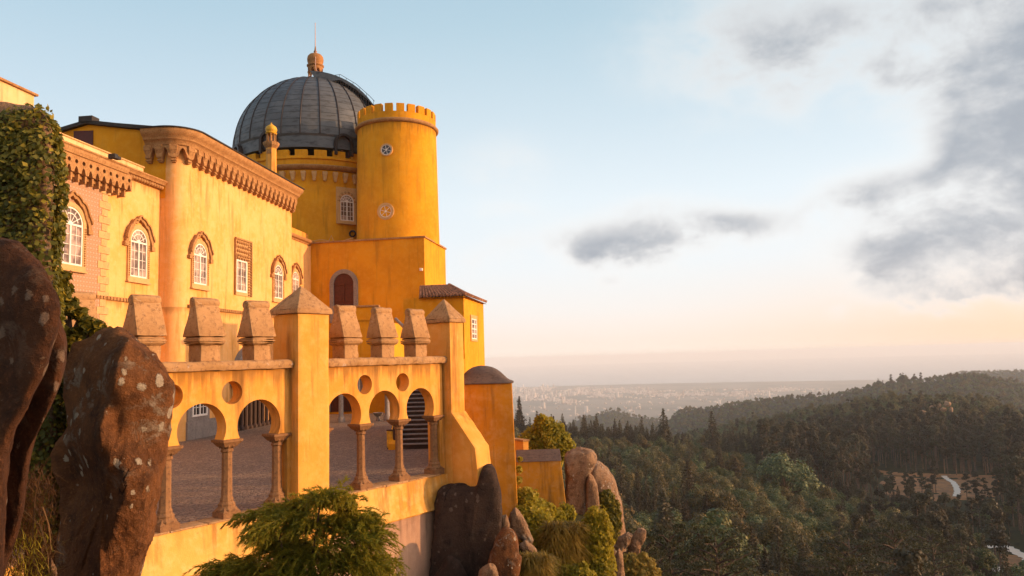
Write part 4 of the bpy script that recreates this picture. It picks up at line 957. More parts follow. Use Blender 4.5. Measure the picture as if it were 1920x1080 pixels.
# stairs
st = thing('staircase', (-4.3, 33, 0), 'flight of dark stone steps rising behind the right-hand arch', 'staircase')
x0, x1 = float(dep(748, 840, 33.1)[0]), float(dep(806, 840, 33.1)[0]); ns = 27
mb = MB()
for i in range(ns): mb.plan([(x0-.012*i, 33.1+.29*i), (x1-.012*i, 33.1+.29*i), (x1-.3, 33.1+.29*ns), (x0-.3, 33.1+.29*ns)], -.2 if i == 0 else .185*i-.002, .185*(i+1))
mb.build('step', M['darkstone'], st)
mb = MB()
for i in range(ns): mb.plan([(x0-.012*i, 33.06+.29*i), (x1-.012*i, 33.06+.29*i), (x1-.012*i, 33.36+.29*i), (x0-.012*i, 33.36+.29*i)], .185*(i+1)+.002, .185*(i+1)+.055)
mb.build('tread', M['greystone'], st, bevel=.01)
mb = MB().add([(x0-.1, 33+.29*i, .185*i+dz_) for i in (0, ns) for dz_ in (-.3, .25)]+[(x0-.45, 33+.29*i, .185*i+dz_) for i in (0, ns) for dz_ in (-.3, .25)], [(0, 1, 3, 2), (4, 6, 7, 5), (0, 4, 5, 1), (1, 5, 7, 3), (3, 7, 6, 2), (2, 6, 4, 0)])
mb.build('side_wall', M['ochre'], st)
ra, rb = dep(742, 598, 47.0), dep(758, 614, 45.0)
MB().tube([tuple(ra), tuple(rb), (rb[0]+1.2, rb[1]-2.5, rb[2]-1.3)], .10, 6).build('rail', M['greystone'], lt)
# small things in the court
p = onz(731, 842, 0); bnp = thing('litter_bin', tuple(p), 'yellow boxy bin standing by the foot of the stairs', 'bin')
h = float(dep(731, 806, p[1])[2]); w_ = 6*p[1]/F; BN = Fr(p, 99)
MB().box(BN, -w_, w_, -w_*1.6, 0, .06, h-.05).build('body', M['yellowpaint'], bnp, bevel=.02); MB().box(BN, -w_*1.05, w_*1.05, -w_*1.7, .02, h-.048, h).build('lid', M['brownwood'], bnp, bevel=.01); MB().box(BN, -w_*.9, w_*.9, -w_*1.5, -.03, 0, .058).build('foot', M['brownwood'], bnp)
p = onz(740.5, 842, 0); h = float(dep(741, 800, p[1])[2]); mb = MB().lathe((p[0], p[1], 0), [(.11, 0), (.11, .08), (.08, .1), (.075, h-.1), (.10, h-.06), (.05, h)], 10)
tag(mb.build('bollard', M['brownwood'], origin=tuple(p)), 'short brown post between the yellow bin and the stairs', 'post')
p = onz(709, 789, 0); k = p[1]/F; ur = thing('stone_urn', tuple(p), 'grey stone basin on a foot under the porch by the pillar', 'urn')
MB().lathe((p[0], p[1], 0), [(4.5*k, 0), (4.5*k, 2*k), (3*k, 4*k), (3*k, 8*k)], 12).build('foot', M['greystone'], ur, smooth=40)
MB().lathe((p[0], p[1], 0), [(3*k, 8*k), (7*k, 10*k), (9*k, 14*k), (10*k, 15*k), (8.4*k, 15.2*k), (5*k, 11*k), (.1, 10*k)], 16).build('bowl', M['greystone'], ur, smooth=40)
fp = BF.sz(650, 790)[0]; fe = thing('iron_railing', BF.pt(fp+1, .9, 0), 'low dark iron railing before the red lower door', 'railing')
mb = MB(); 
for i in range(13): q = BF.pt(fp+.1+i*.16, 1.2, 0); mb.tube([(q[0], q[1], 0), (q[0], q[1], 1.3)], .02, 5)
mb.build('bar', M['iron'], fe); mb = MB()
for z in (.12, 1.22): mb.box(BF, fp, fp+2.1, 1.17, 1.23, z, z+.05)
mb.build('rail', M['iron'], fe)
# bastion with bell shaped cap
BY = 28.5
bl, br = dep(850, 719, BY), dep(960, 718.5, BY); zb_ = float(br[2]); w_ = float(br[0]-bl[0]); BN = Fr((bl[0], bl[1]), 90-.5)
bs = thing('bastion', (bl[0]+w_/2, BY+w_/2, -5), 'squat battered yellow turret with a dark bell-shaped cap at the cliff edge', 'turret')
z_lo = -6.0; xr = float(dep(971, 954, BY)[0]); zlo1 = float(dep(971, 954, BY)[2]); sl = (xr-br[0])/(zb_-zlo1); ex = sl*(zb_-z_lo)
MB().frustum(BN, (-ex, w_+ex, -w_-ex, ex), (0, w_, -w_, 0), z_lo, zb_).build('wall', M['ochre_old'], bs, bevel=.03)
zap = float(dep(898, 685.5, BY+w_/2)[2]); hh = zap-zb_; mb = MB(); cx, cy = bl[0]+w_*.42, BY+w_/2; lv = []
for t in np.linspace(0, 1, 15):
    r_ = (1-t)**.62 if t > .18 else 1.04-.30*(t/.18)**.7*.45; zz = hh*t
    lv.append((t, zz))
prof = [(1.05, 0), (1.05, .05), (.93, .13), (.84, .24), (.75, .40), (.65, .58), (.52, .76), (.36, .90), (.18, .975), (0.02, 1.0)]
vs = []; fs = []; ng = 40
for (r_, t) in prof:
    for i in range(ng):
        a = 2*pi*i/ng; c, s = cos(a), sin(a); e_ = 2+10*max(0, (1-t))**2; f_ = (abs(c)**e_+abs(s)**e_)**(-1/e_)
        vs.append((bl[0]+w_/2+r_*w_/2*c*f_-(1-r_)*w_*.04, BY+w_/2+r_*w_/2*s*f_, zb_+hh*t))
for j in range(len(prof)-1):
    for i in range(ng): fs.append((j*ng+i, j*ng+(i+1) % ng, (j+1)*ng+(i+1) % ng, (j+1)*ng+i))
fs.append(tuple(range(ng-1, -1, -1))); MB().add(vs, fs).build('bell_cap', M['capstone'], bs, smooth=50)
# low hut below
HY = 33.0; h0, h1 = dep(970, 864, HY), dep(1051, 864, HY); zh = float(h1[2]); wd = float(h1[0]-h0[0]); zg = float(dep(1051, 963, HY)[2])-.8
HF = Fr((h0[0], HY), 90); hut = thing('small_hut', (h0[0]+wd/2, HY+1, zg), 'small battered yellow block with a dark sloping stone top among the rocks', 'outbuilding')
bt = .12; MB().frustum(HF, (-bt, wd+bt*2.4, -1.6-bt, bt), (0, wd, -1.6, 0), zg, zh).build('wall', M['ochre_old'], hut, bevel=.02)
zt3 = float(dep(1050, 841, HY+.8)[2])
mb = MB().add([(h0[0]-.04, HY-.05, zh+.002), (h0[0]+wd+.04, HY-.05, zh+.002), (h0[0]+wd+.04, HY+1.65, zh+.002), (h0[0]-.04, HY+1.65, zh+.002), (h0[0]-.04, HY+.75, zt3), (h0[0]+wd+.02, HY+.75, zt3)], [(0, 1, 5, 4), (2, 3, 4, 5), (1, 2, 5), (3, 0, 4), (3, 2, 1, 0)])
mb.build('stone_top', M['capstone'], hut, bevel=.015)
lw_ = thing('low_wall', tuple(dep(974, 850, 36)), 'short pale yellow parapet stub between the turret and the hut', 'wall')
q0, q1 = dep(966, 828, 37), dep(981, 828, 36); zq = float(q1[2])
MB().plan([(q0[0]-1, 37.4), (q1[0], 36), (q1[0]+.25, 36.1), (q0[0]-.8, 38)], -2, zq).build('wall', M['plaster'], lw_); MB().plan([(q0[0]-1, 37.35), (q1[0]+.0, 35.95), (q1[0]+.3, 36.08), (q0[0]-.8, 38.05)], zq+.002, zq+.09).build('coping', M['coping'], lw_)
# ------------------------------------------------------------------ terrain (one polar sheet), plain and sea
def hz(x): return 700.1 - .0291*x          # image row of the horizon at column x
def zof(x, y, r): d = ray(x, y); t = r/sqrt(d[0]**2+d[1]**2); return CZ + d[2]*t
AZX = lambda x: degrees(atan2(ray(x, 700)[0], ray(x, 700)[1]))
PLAIN = -420.0
# profiles: azimuth -> (r, ground z)
P_ = {
 -90: [(3, -6), (25, -7), (45, -8), (80, -25), (200, -40), (500, -55), (1500, -120), (5000, PLAIN), (11200, PLAIN-6)],
 -10: [(3, -6), (25, -7), (45, -5), (60, -8), (90, -30), (200, -45), (450, -50), (700, -90), (2200, -250), (5000, PLAIN), (11200, PLAIN-6)],
 0:   [(3, -6), (20, -7), (30, -2.5), (40, -1.8), (55, -8), (80, -27), (130, -38), (220, -44), (330, -47), (450, -47), (600, -70), (1400, -230), (2100, -300), (3200, -400), (4200, PLAIN), (11200, PLAIN-6)],
 5.5: [(3, -6), (20, -7.5), (26, -6), (32, -3.2), (40, -3.2), (50, -10), (70, -27), (120, -38), (220, -45), (330, -49), (450, -50), (600, -72), (1400, -230), (2100, -215), (2500, -198), (2900, -270), (4200, PLAIN), (11200, PLAIN-6)],
 7.5: [(3, -6), (18, -9), (26, -11), (34, -9), (42, -11), (55, -22), (80, -33), (140, -41), (220, -47), (330, -51), (450, -52), (600, -75), (1400, -230), (2100, -225), (2500, -174), (2900, -270), (4200, PLAIN), (11200, PLAIN-6)],
 9:   [(3, -6), (18, -9), (26, -11), (34, -9), (42, -11), (55, -22), (80, -33), (140, -41), (220, -47), (330, -51), (450, -52), (600, -75), (1400, -230), (2100, -225), (2500, -200), (2900, -270), (4200, PLAIN), (11200, PLAIN-6)],
 13:  [(3, -6), (18, -10), (30, -18), (50, -28), (80, -34), (140, -42), (220, -49), (330, -54), (450, -56), (600, -80), (850, -90), (1200, -185), (1800, -130), (2400, -220), (4200, PLAIN), (11200, PLAIN-6)],
 18:  [(3, -6), (18, -10), (35, -22), (60, -33), (100, -40), (160, -46), (230, -53), (330, -60), (450, -60), (600, -78), (850, -78), (1150, -160), (1800, -106), (2300, -190), (4200, PLAIN), (11200, PLAIN-6)],
 22:  [(3, -6), (18, -11), (35, -25), (60, -36), (100, -43), (160, -50), (230, -58), (330, -65), (450, -63), (600, -74), (850, -63), (1150, -150), (1800, -100), (2400, -180), (4500, PLAIN), (11200, PLAIN-6)],
 27:  [(3, -6), (18, -11), (35, -26), (60, -38), (100, -46), (160, -54), (230, -62), (330, -67), (400, -66), (520, -66), (700, -58), (850, -51), (1100, -130), (1800, -72), (2400, -150), (4500, PLAIN), (11200, PLAIN-6)],
 31:  [(3, -6), (18, -11), (35, -26), (60, -39), (100, -48), (160, -57), (230, -64), (300, -67), (400, -66), (520, -66), (700, -58), (850, -52), (1100, -130), (1800, -60), (2400, -130), (4000, -122), (6000, PLAIN), (11200, PLAIN-6)],
 36:  [(3, -6), (18, -11), (35, -26), (60, -39), (100, -48), (160, -57), (230, -64), (300, -66), (400, -64), (520, -62), (700, -66), (850, -68), (1100, -130), (1800, -90), (2400, -140), (3800, -104), (6000, PLAIN), (11200, PLAIN-6)],
 50:  [(3, -6), (18, -10), (35, -24), (60, -36), (100, -46), (200, -60), (330, -58), (500, -52), (800, -50), (1500, -70), (2400, -110), (4000, -110), (7000, PLAIN), (11200, PLAIN-6)],
 90:  [(3, -6), (18, -9), (35, -22), (60, -34), (120, -48), (220, -55), (330, -50), (460, -38), (650, -34), (900, -50), (2000, -150), (5000, PLAIN), (11200, PLAIN-6)],
 180: [(3, -6), (25, -8), (60, -20), (200, -40), (600, -60), (1500, -120), (5000, PLAIN), (11200, PLAIN-6)],
}
P_[270] = P_[-90]
KA = sorted(P_)
LR = np.concatenate([np.linspace(3, 60, 58), 60*np.exp(np.linspace(0, math.log(11200/60), 230))[1:]])
def prof_at(a, r):
    """interpolated ground height"""
    a = np.atleast_1d(np.asarray(a, float)); r = np.atleast_1d(np.asarray(r, float)); lr = np.log(r)
    out = np.zeros_like(r); H = np.array([np.interp(lr, [math.log(p[0]) for p in P_[k]], [p[1] for p in P_[k]]) for k in KA])
    for i in range(len(KA)-1):
        m_ = (a >= KA[i]) & (a <= KA[i+1])
        if m_.any():
            t = (a[m_]-KA[i])/(KA[i+1]-KA[i]); t = t*t*(3-2*t); out[m_] = H[i][m_]*(1-t)+H[i+1][m_]*t
    return out
def fbm(x, y, s, oc=4):
    return sum(.5**o*mn.noise((x/s*2**o+o*7.3, y/s*2**o-o*3.1, o*1.7)) for o in range(oc))
def ground(x, y):
    r = max(3.01, sqrt(x*x+y*y)); a = degrees(atan2(x, y)); a = a+360 if a < -90 else a
    z = float(prof_at([a], [r])[0]); w = min(1, max(0, (r-30)/60))
    z += w*fbm(x, y, 40)*2.2
    if r > 600: z += min(1, (r-600)/600)*fbm(x, y, 420)*11*(1 if r < 3600 else max(0, 1-(r-3600)/900))
    return z
azs = np.concatenate([np.arange(-90, -12, 4.), np.arange(-12, 42, .45), np.arange(42, 270, 5.)])
V = []; na = len(azs)
for a in azs:
    A_ = np.full(len(LR), a); Z = prof_at(A_, LR)
    for r, z in zip(LR, Z):
        x, y = r*sin(radians(a)), r*cos(radians(a)); w = min(1, max(0, (r-30)/60)); z = z + w*fbm(x, y, 40)*2.2
        if r > 600: z += min(1, (r-600)/600)*fbm(x, y, 420)*11*(1 if r < 3600 else max(0, 1-(r-3600)/900))
        V.append((x, y, z))
nr_ = len(LR); V.append((0, 0, -6)); FQ = []
for i in range(na):
    j = (i+1) % na
    for k in range(nr_-1): FQ.append((i*nr_+k, j*nr_+k, j*nr_+k+1, i*nr_+k+1))
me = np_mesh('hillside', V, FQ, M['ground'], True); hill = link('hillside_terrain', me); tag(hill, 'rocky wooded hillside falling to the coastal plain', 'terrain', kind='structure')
bm = bmesh.new(); bm.from_mesh(me); bmesh.ops.recalc_face_normals(bm, faces=bm.faces); bm.to_mesh(me); bm.free()
n = 96
sv = [(11100*sin(2*pi*i/n), 11100*cos(2*pi*i/n), -424) for i in range(n)] + [(40000*sin(2*pi*i/n), 40000*cos(2*pi*i/n), -424) for i in range(n)]
tag(link('sea', np_mesh('sea', sv, [(i, (i+1) % n, n+(i+1) % n, n+i) for i in range(n)], M['sea'])), 'hazy flat sea beyond the coastal plain', 'sea', kind='structure')

# ------------------------------------------------------------------ rocks
def rock(name, outline, Y, T, mat, label, seed=0, amp=.08, pin=.55, pz=.6, fn=None, cat='boulder', group=None, N=110, K=44, lean=0, crag=1.2, sm=2, fine=.012):
    """boulder with real thickness grown from an outline given at distance Y"""
    P = np.array([dep(x, y, Y) for x, y in outline]); n = len(P)
    Q = np.vstack([P, P[:1]]); L = np.concatenate([[0], np.cumsum(np.linalg.norm(np.diff(Q, axis=0), axis=1))]); t = np.linspace(0, L[-1], N, endpoint=False)
    O = np.stack([np.interp(t, L, Q[:, i]) for i in range(3)], 1)
    for _ in range(sm): O = .5*O + .25*(np.roll(O, 1, 0)+np.roll(O, -1, 0))
    c = O.mean(0); V = []; ax = np.array([c[0], c[1], 0.]); ax /= np.linalg.norm(ax); pr = np.array([ax[1], -ax[0], 0.]); FA = []; size = np.linalg.norm(O-c, axis=1).mean()
    for k in range(K+1):
        ps = pi*k/K; a = max(0, sin(ps))**pin; b = -T*np.sign(cos(ps))*abs(cos(ps))**pz
        for i in range(N):
            p = c + (O[i]-c)*a; q = p + ax*(b+lean*(p[2]-c[2]))
            if fn is not None: q = fn(q, c, a, b, ax, pr)
            s = 1.1/size; v = Vector((q*s+seed*13.7))
            d = mn.fractal(v, .75, 2.1, 8) ; d2 = abs(mn.noise(v*2.3+Vector((5, 5, 5)))); vd = mn.voronoi(v*1.15)[0]; d2 -= crag*min(.45, vd[1]-vd[0]) + crag*.35*mn.fractal(v*5, .8, 2.2, 4)
            nv = (q-c); nv = nv/(np.linalg.norm(nv)+1e-6); q = q + nv*(amp*size*(d*.8 - d2*.5) + fine*mn.fractal(v*8, .45, 2.1, 4))
            V.append(q)
    for k in range(K):
        for i in range(N): FA.append((k*N+i, k*N+(i+1) % N, (k+1)*N+(i+1) % N, (k+1)*N+i))
    V = np.array(V); base = np.array([c[0], c[1], V[:, 2].min()])
    me = np_mesh(name, V-base, FA, mat, True); bm = bmesh.new(); bm.from_mesh(me); bmesh.ops.remove_doubles(bm, verts=bm.verts, dist=.001); bmesh.ops.recalc_face_normals(bm, faces=bm.faces); bm.to_mesh(me); bm.free()
    o = link(name, me, None, tuple(base)); return tag(o, label, cat, group)
B2 = [(88, 1250), (100, 1120), (108, 1040), (118, 972), (108, 925), (92, 880), (102, 838), (126, 800), (117, 743), (122, 690), (136, 645), (164, 630), (208, 621), (236, 625), (268, 645), (298, 667), (318, 695), (325, 724), (323, 756), (320, 790), (313, 840), (297, 900), (286, 960), (279, 1008), (266, 1060), (244, 1150), (210, 1260)]
def f2(q, c, a, b, ax, pr):      # two flanks meeting in a rough vertical ridge; a shallow hollow high on the front
    rx = (dep(np.interp(q[2], [.5, 2.1, 2.6, 3.2, 3.6, 4.1], [190, 194, 200, 204, 212, 252]), 800, 7.6)-c)@pr+.10*sin(3*q[2])+.06*sin(7.1*q[2]+1); u = (q-c)@pr; xr = (u-rx)/.62
    if b < 0: q = q - ax*b*min(.95, (1.5*abs(xr) if xr < 0 else .62*abs(xr)))
    h0 = dep(212, 770, 7.6); uh = (h0-c)@pr; e = exp(-((u-uh+.3*(q[2]-h0[2]))/.13)**2-((q[2]-h0[2]-.05)/.24)**2)*(.7+.6*mn.noise(Vector(q*6)))
    if b < 0: q = q + ax*.13*e
    return q
def f1(q, c, a, b, ax, pr): return q - ax*.5*((q-c)@pr)
rock('boulder', B2, 7.6, .75, M['granite_big'], 'large upright brown boulder with pale lichen patches in front of the arcade', 1, .085, .38, .75, f2, N=260, K=110, sm=1)
B1 = [(-160, 430), (-60, 435), (0, 452), (28, 466), (52, 488), (74, 520), (93, 556), (104, 592), (100, 630), (86, 680), (70, 720), (48, 765), (30, 800), (16, 850), (8, 910), (4, 980), (0, 1080), (-30, 1250), (-160, 1250)]
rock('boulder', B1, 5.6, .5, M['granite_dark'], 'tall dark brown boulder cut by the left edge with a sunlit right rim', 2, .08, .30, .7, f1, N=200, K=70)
B1b = [(60, 560), (92, 575), (110, 602), (121, 640), (118, 690), (108, 725), (88, 765), (70, 800), (58, 850), (50, 900), (42, 960), (30, 1010), (10, 1060), (-20, 1250), (-60, 1250), (-40, 900), (0, 700)]
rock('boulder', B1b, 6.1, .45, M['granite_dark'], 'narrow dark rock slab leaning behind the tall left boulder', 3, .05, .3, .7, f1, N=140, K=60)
# dark mass and standing stone under the end pier
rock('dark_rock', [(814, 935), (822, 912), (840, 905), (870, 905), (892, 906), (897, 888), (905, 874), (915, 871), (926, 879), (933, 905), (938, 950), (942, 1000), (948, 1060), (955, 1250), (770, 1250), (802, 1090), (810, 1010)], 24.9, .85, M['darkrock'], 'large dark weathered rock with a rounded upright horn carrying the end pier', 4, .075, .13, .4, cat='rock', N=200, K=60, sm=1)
rock('boulder', [(905, 1090), (918, 1040), (930, 1005), (945, 988), (962, 992), (972, 1010), (975, 1050), (970, 1100), (955, 1180), (905, 1180)], 23.6, .45, M['granite_big'], 'brown lichen-spotted rock at the bottom below the standing stone', 6, .10, .45, .6)
rock('boulder', [(890, 1100), (902, 1066), (918, 1054), (930, 1062), (936, 1085), (930, 1130), (890, 1130)], 23.0, .3, M['granite_pale'], 'small pale grey rock at the bottom frame edge below the dark rock face', 7, 0.135, .5, .6)
rock('boulder', [(806, 1130), (818, 1078), (840, 1040), (862, 1052), (880, 1085), (884, 1130)], 23.9, .35, M['darkrock'], 'blackish low rock at the foot of the grey wall', 8, .12, .5, .6)
rock('boulder', [(937, 990), (941, 968), (950, 966), (956, 985), (952, 1010), (940, 1008)], 24.6, .3, M['granite_pale'], 'small round stone wedged beside the turret foot', 9, 0.108, .6, .6)
rock('rock_ledge', [(952, 985), (957, 962), (966, 953), (976, 962), (988, 985), (1000, 1012), (996, 1022), (978, 1012), (962, 1004)], 25.6, .4, M['granite_pale'], 'pale rounded ledge sloping down from the turret foot', 10, 0.108, .5, .6, cat='rock')
rock('rock_ledge', [(974, 1020), (985, 1014), (1002, 1026), (1012, 1044), (1006, 1056), (985, 1046)], 24.8, .35, M['granite_pale'], 'flat pale stone in the grass below the sloping ledge', 11, 0.135, .5, .6, cat='rock')
rock('boulder', [(1056, 960), (1060, 900), (1058, 855), (1068, 846), (1090, 842), (1112, 846), (1120, 860), (1112, 876), (1102, 890), (1100, 930), (1102, 968), (1080, 976)], 34.6, .9, M['granite_pale'], 'pinkish lichen-spotted granite block beside the small hut', 12, 0.095, .35, .6)
rock('boulder', [(1098, 960), (1099, 905), (1103, 882), (1112, 892), (1120, 910), (1124, 950), (1120, 975), (1105, 975)], 34.0, .45, M['granite_pale'], 'thin upright granite sliver in the cleft between two big rocks', 13, 0.081, .4, .6)
rock('boulder', [(1104, 1010), (1106, 930), (1104, 882), (1112, 866), (1124, 866), (1140, 880), (1154, 905), (1164, 940), (1168, 970), (1173, 1000), (1172, 1030), (1150, 1060), (1110, 1060)], 36.4, 1.4, M['granite_pale'], 'tallest rounded granite rock on the cliff edge', 14, 0.081, .42, .6)
rock('boulder', [(1076, 845), (1080, 838), (1089, 838), (1092, 846), (1086, 852)], 36.0, .15, M['granite_pale'], 'small stone balanced on top of the granite block', 15, 0.108, .6, .6)
rock('boulder', [(1150, 1080), (1152, 1045), (1160, 1030), (1168, 1040), (1172, 1080), (1168, 1130), (1150, 1130)], 30.0, .4, M['granite_pale'], 'slim rock behind the ivy column', 16, 0.108, .5, .6)
rock('rock_outcrop', [(1152, 1025), (1160, 1008), (1176, 1000), (1186, 1003), (1180, 1018), (1168, 1030), (1160, 1034)], 33.0, .35, M['granite_pale'], 'split grey rock, lower one of the outcrop above the dark cedars', 17, 0.189, .5, .6, cat='rock')
rock('rock_outcrop', [(1180, 1022), (1184, 1006), (1196, 994), (1208, 989), (1212, 992), (1210, 1010), (1202, 1026), (1198, 1050), (1186, 1052), (1178, 1040)], 33.3, .4, M['granite_pale'], 'pointed grey rock rising to the right above the dark cedars', 18, 0.216, .5, .6, cat='rock')
rock('rock_outcrop', [(1155, 1050), (1175, 1034), (1195, 1040), (1206, 1060), (1212, 1110), (1150, 1110)], 33.2, .6, M['granite_pale'], 'broken rock mass under the pointed grey rock', 19, 0.216, .5, .6, cat='rock')

# ------------------------------------------------------------------ leaf scatter
def quads(C, A, B):
    """leaf quads with centres C, half axes A (length) and B (width): kite shape"""
    n = len(C); V = np.empty((n, 4, 3), np.float32); V[:, 0] = C-A; V[:, 1] = C+B-A*.1; V[:, 2] = C+A; V[:, 3] = C-B-A*.1
    return V.reshape(-1, 3), np.arange(4*n, dtype=np.int32).reshape(-1, 4)
def unit(v): return v/(np.linalg.norm(v, axis=-1, keepdims=True)+1e-9)
def leaf_cloud(C, N, size, rng, spread=.6, asp=.7):
    """leaves at C lying roughly across normals N"""
    n = len(C); N = unit(N + rng.normal(size=(n, 3))*spread); r = rng.normal(size=(n, 3)); A = unit(np.cross(N, r)); B = np.cross(N, A)
    s = (size*rng.uniform(.6, 1.3, n))[:, None]; return quads(C, A*s, B*s*asp)
def surf_pts(me, n, rng):
    """random points on a mesh with normals"""
    co = np.empty(len(me.vertices)*3, np.float32); me.vertices.foreach_get('co', co); co = co.reshape(-1, 3)
    me.calc_loop_triangles(); tr = np.empty(len(me.loop_triangles)*3, np.int32); me.loop_triangles.foreach_get('vertices', tr); tr = tr.reshape(-1, 3)
    a, b, c = co[tr[:, 0]], co[tr[:, 1]], co[tr[:, 2]]; nv = np.cross(b-a, c-a); ar = np.linalg.norm(nv, axis=1)
    i = rng.choice(len(tr), n, p=ar/ar.sum()); u, v = rng.random((2, n)); f_ = u+v > 1; u[f_] = 1-u[f_]; v[f_] = 1-v[f_]
    return a[i]+(b[i]-a[i])*u[:, None]+(c[i]-a[i])*v[:, None], unit(nv[i])
def clumps(me, n, rng, size, off, keep=None, nscale=1.2):
    C, N = surf_pts(me, n, rng); d = np.array([mn.noise(Vector(p*nscale)) for p in C]); C = C + N*((off*(rng.random(n)+.8*d))[:, None]); k = np.ones(n, bool) if keep is None else keep(C, d)
    return leaf_cloud(C[k], N[k]+np.array([0, -.0, .35]), size, rng)
# ivy pillar on the left
rng = np.random.default_rng(11)
pil = rock('ivy_pillar', [(-200, 190), (-80, 190), (-30, 200), (10, 204), (52, 208), (84, 222), (95, 250), (98, 330), (95, 420), (93, 500), (93, 560), (98, 640), (104, 720), (104, 1000), (-200, 1000)], 8.2, .45, M['granite_pale'], 'stone pillar smothered in dark green ivy at the left edge', 21, 0.041, .16, .4, cat='ivy-clad pillar')
def keep(C, d): return (C[:, 2] < 5.70+d*.5+.35*(rng.random(len(C))-.5)) 
me_ = pil.data
zt_p = max(v.co.z for v in me_.vertices)
V, FA = clumps(me_, 46000, rng, .034, .10, lambda C, d: C[:, 2] < zt_p - .16 - .35*np.maximum(0, d+.1) - .1*rng.random(len(C)))
iv = link('ivy_leaves', np_mesh('ivy_leaves', V, FA, M['ivy']), pil)
mb = MB()
for q in range(9):
    x = random.uniform(-.3, .3); pts = [(x+.05*sin(z*3+q), -.52-.03*cos(z*2+q), z) for z in np.linspace(.8, zt_p-.25, 9)]; mb.tube(pts, .011, 4)
link('ivy_stem', mb.mesh('ivy_stem', M['bark']), pil)
def mass(name, blobs, Y, mat, label, cat, nleaf, size, rng, off=.1, spread=.7, group=None, mat_stem=None, asp=.7, yj=.35, fill=.15):
    """shrub of leaf clumps; blobs are (px, py, radius px, extra depth)"""
    k = Y/F; Cs = []; tot = sum(b[2]**2 for b in blobs)
    Vs = []; Fs = []; nb = 0; b0 = dep(blobs[0][0], max(b[1]+b[2] for b in blobs), Y)
    for b in blobs:
        c = dep(b[0], b[1], Y+(b[3] if len(b) > 3 else 0)); r = b[2]*k; n = int(nleaf*b[2]**2/tot); d = unit(rng.normal(size=(n, 3))); rad = r*np.where(rng.random(n) < fill, rng.random(n), 1-.35*rng.random(n)**2)
        lump = np.array([mn.noise(Vector(q*2.2+c)) for q in d]); C = c + d*(rad*(1+.35*lump))[:, None]*np.array([1, .9, 1])
        V, FA = leaf_cloud(C, d+np.array([0, 0, .3]), size, rng, spread, asp); Vs.append(V); Fs.append(FA+nb); nb += len(V)
    V = np.vstack(Vs)-b0; FA = np.vstack(Fs); root = thing(name, tuple(b0), label, cat, group); link('foliage', np_mesh('foliage', V, FA, mat), root)
    mb = MB(); c0 = Vector((0, 0, -.3))
    for b in blobs[:7]:
        c = Vector(dep(b[0], b[1], Y+(b[3] if len(b) > 3 else 0))) - Vector(b0); mb.tube([c0, c*.5+Vector((0, 0, .05)), c], [.04, .03, .012], 5)
    link('stem', mb.mesh('stem', M['bark']), root); return root
mass('ivy_spray', [(130, 575, 16), (150, 590, 12), (165, 612, 15), (140, 640, 25), (185, 618, 14), (205, 622, 8), (112, 560, 14), (118, 520, 12), (122, 545, 12)], 8.5, M['ivy'], 'loose ivy trailing over the top of the lichen boulder', 'ivy', 1900, .045, rng)
# slope plants right of the turret
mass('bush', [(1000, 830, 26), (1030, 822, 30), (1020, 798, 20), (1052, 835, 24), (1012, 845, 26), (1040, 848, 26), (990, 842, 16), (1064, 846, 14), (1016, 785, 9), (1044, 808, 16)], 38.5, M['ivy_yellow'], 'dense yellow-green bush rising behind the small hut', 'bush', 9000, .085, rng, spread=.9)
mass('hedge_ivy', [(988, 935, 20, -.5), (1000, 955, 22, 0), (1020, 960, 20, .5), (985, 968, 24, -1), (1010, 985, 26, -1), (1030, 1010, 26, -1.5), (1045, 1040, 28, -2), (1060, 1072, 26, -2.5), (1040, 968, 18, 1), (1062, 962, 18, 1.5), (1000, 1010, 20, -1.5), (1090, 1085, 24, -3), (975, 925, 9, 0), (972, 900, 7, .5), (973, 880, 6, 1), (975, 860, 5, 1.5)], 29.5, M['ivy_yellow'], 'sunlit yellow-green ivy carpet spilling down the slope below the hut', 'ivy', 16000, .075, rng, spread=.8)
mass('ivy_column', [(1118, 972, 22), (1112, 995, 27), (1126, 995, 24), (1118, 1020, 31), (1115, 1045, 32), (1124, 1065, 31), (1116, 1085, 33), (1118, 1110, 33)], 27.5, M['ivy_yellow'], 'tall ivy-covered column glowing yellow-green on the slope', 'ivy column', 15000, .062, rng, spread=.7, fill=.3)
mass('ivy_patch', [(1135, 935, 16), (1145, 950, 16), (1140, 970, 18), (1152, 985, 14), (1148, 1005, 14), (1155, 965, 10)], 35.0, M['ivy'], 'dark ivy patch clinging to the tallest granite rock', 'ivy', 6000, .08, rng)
mass('shrub', [(1180, 1062, 22), (1200, 1072, 20), (1215, 1060, 14), (1165, 1075, 18), (1222, 1082, 18), (1190, 1095, 26), (1206, 1046, 9)], 31.5, M['tussock'], 'brownish green scrub growing below the pointed grey rock', 'shrub', 9000, .08, rng, spread=1)
# tussock grasses: arching blades
def blades(n, roots, L, w, rng, droop=.9, up=1.0, seg=4, out=None):
    R_ = np.asarray(roots); i = rng.integers(0, len(R_), n); p = R_[i] + rng.normal(size=(n, 3))*.04; a = rng.uniform(0, 2*pi, n); el = rng.uniform(.3, 1.3, n)*up
    d = np.stack([np.cos(a)*np.cos(el), np.sin(a)*np.cos(el), np.sin(el)], 1)
    if out is not None: d = unit(d+out)
    l = L*rng.uniform(.5, 1.2, n); side = unit(np.cross(d, [0, 0, 1.0])); Vs = []
    for k in range(seg+1):
        t = k/seg; c = p + d*(l*t)[:, None] - np.array([0, 0, 1.0])*(droop*l*t*t*.6)[:, None]; ww = w*(1-t*.9); Vs += [c-side*ww, c+side*ww]
    V = np.stack(Vs, 1).reshape(-1, 3); b = np.arange(n)[:, None]*(2*(seg+1)); FA = np.vstack([np.concatenate([b+2*k, b+2*k+1, b+2*k+3, b+2*k+2], 1) for k in range(seg)]); return V, FA
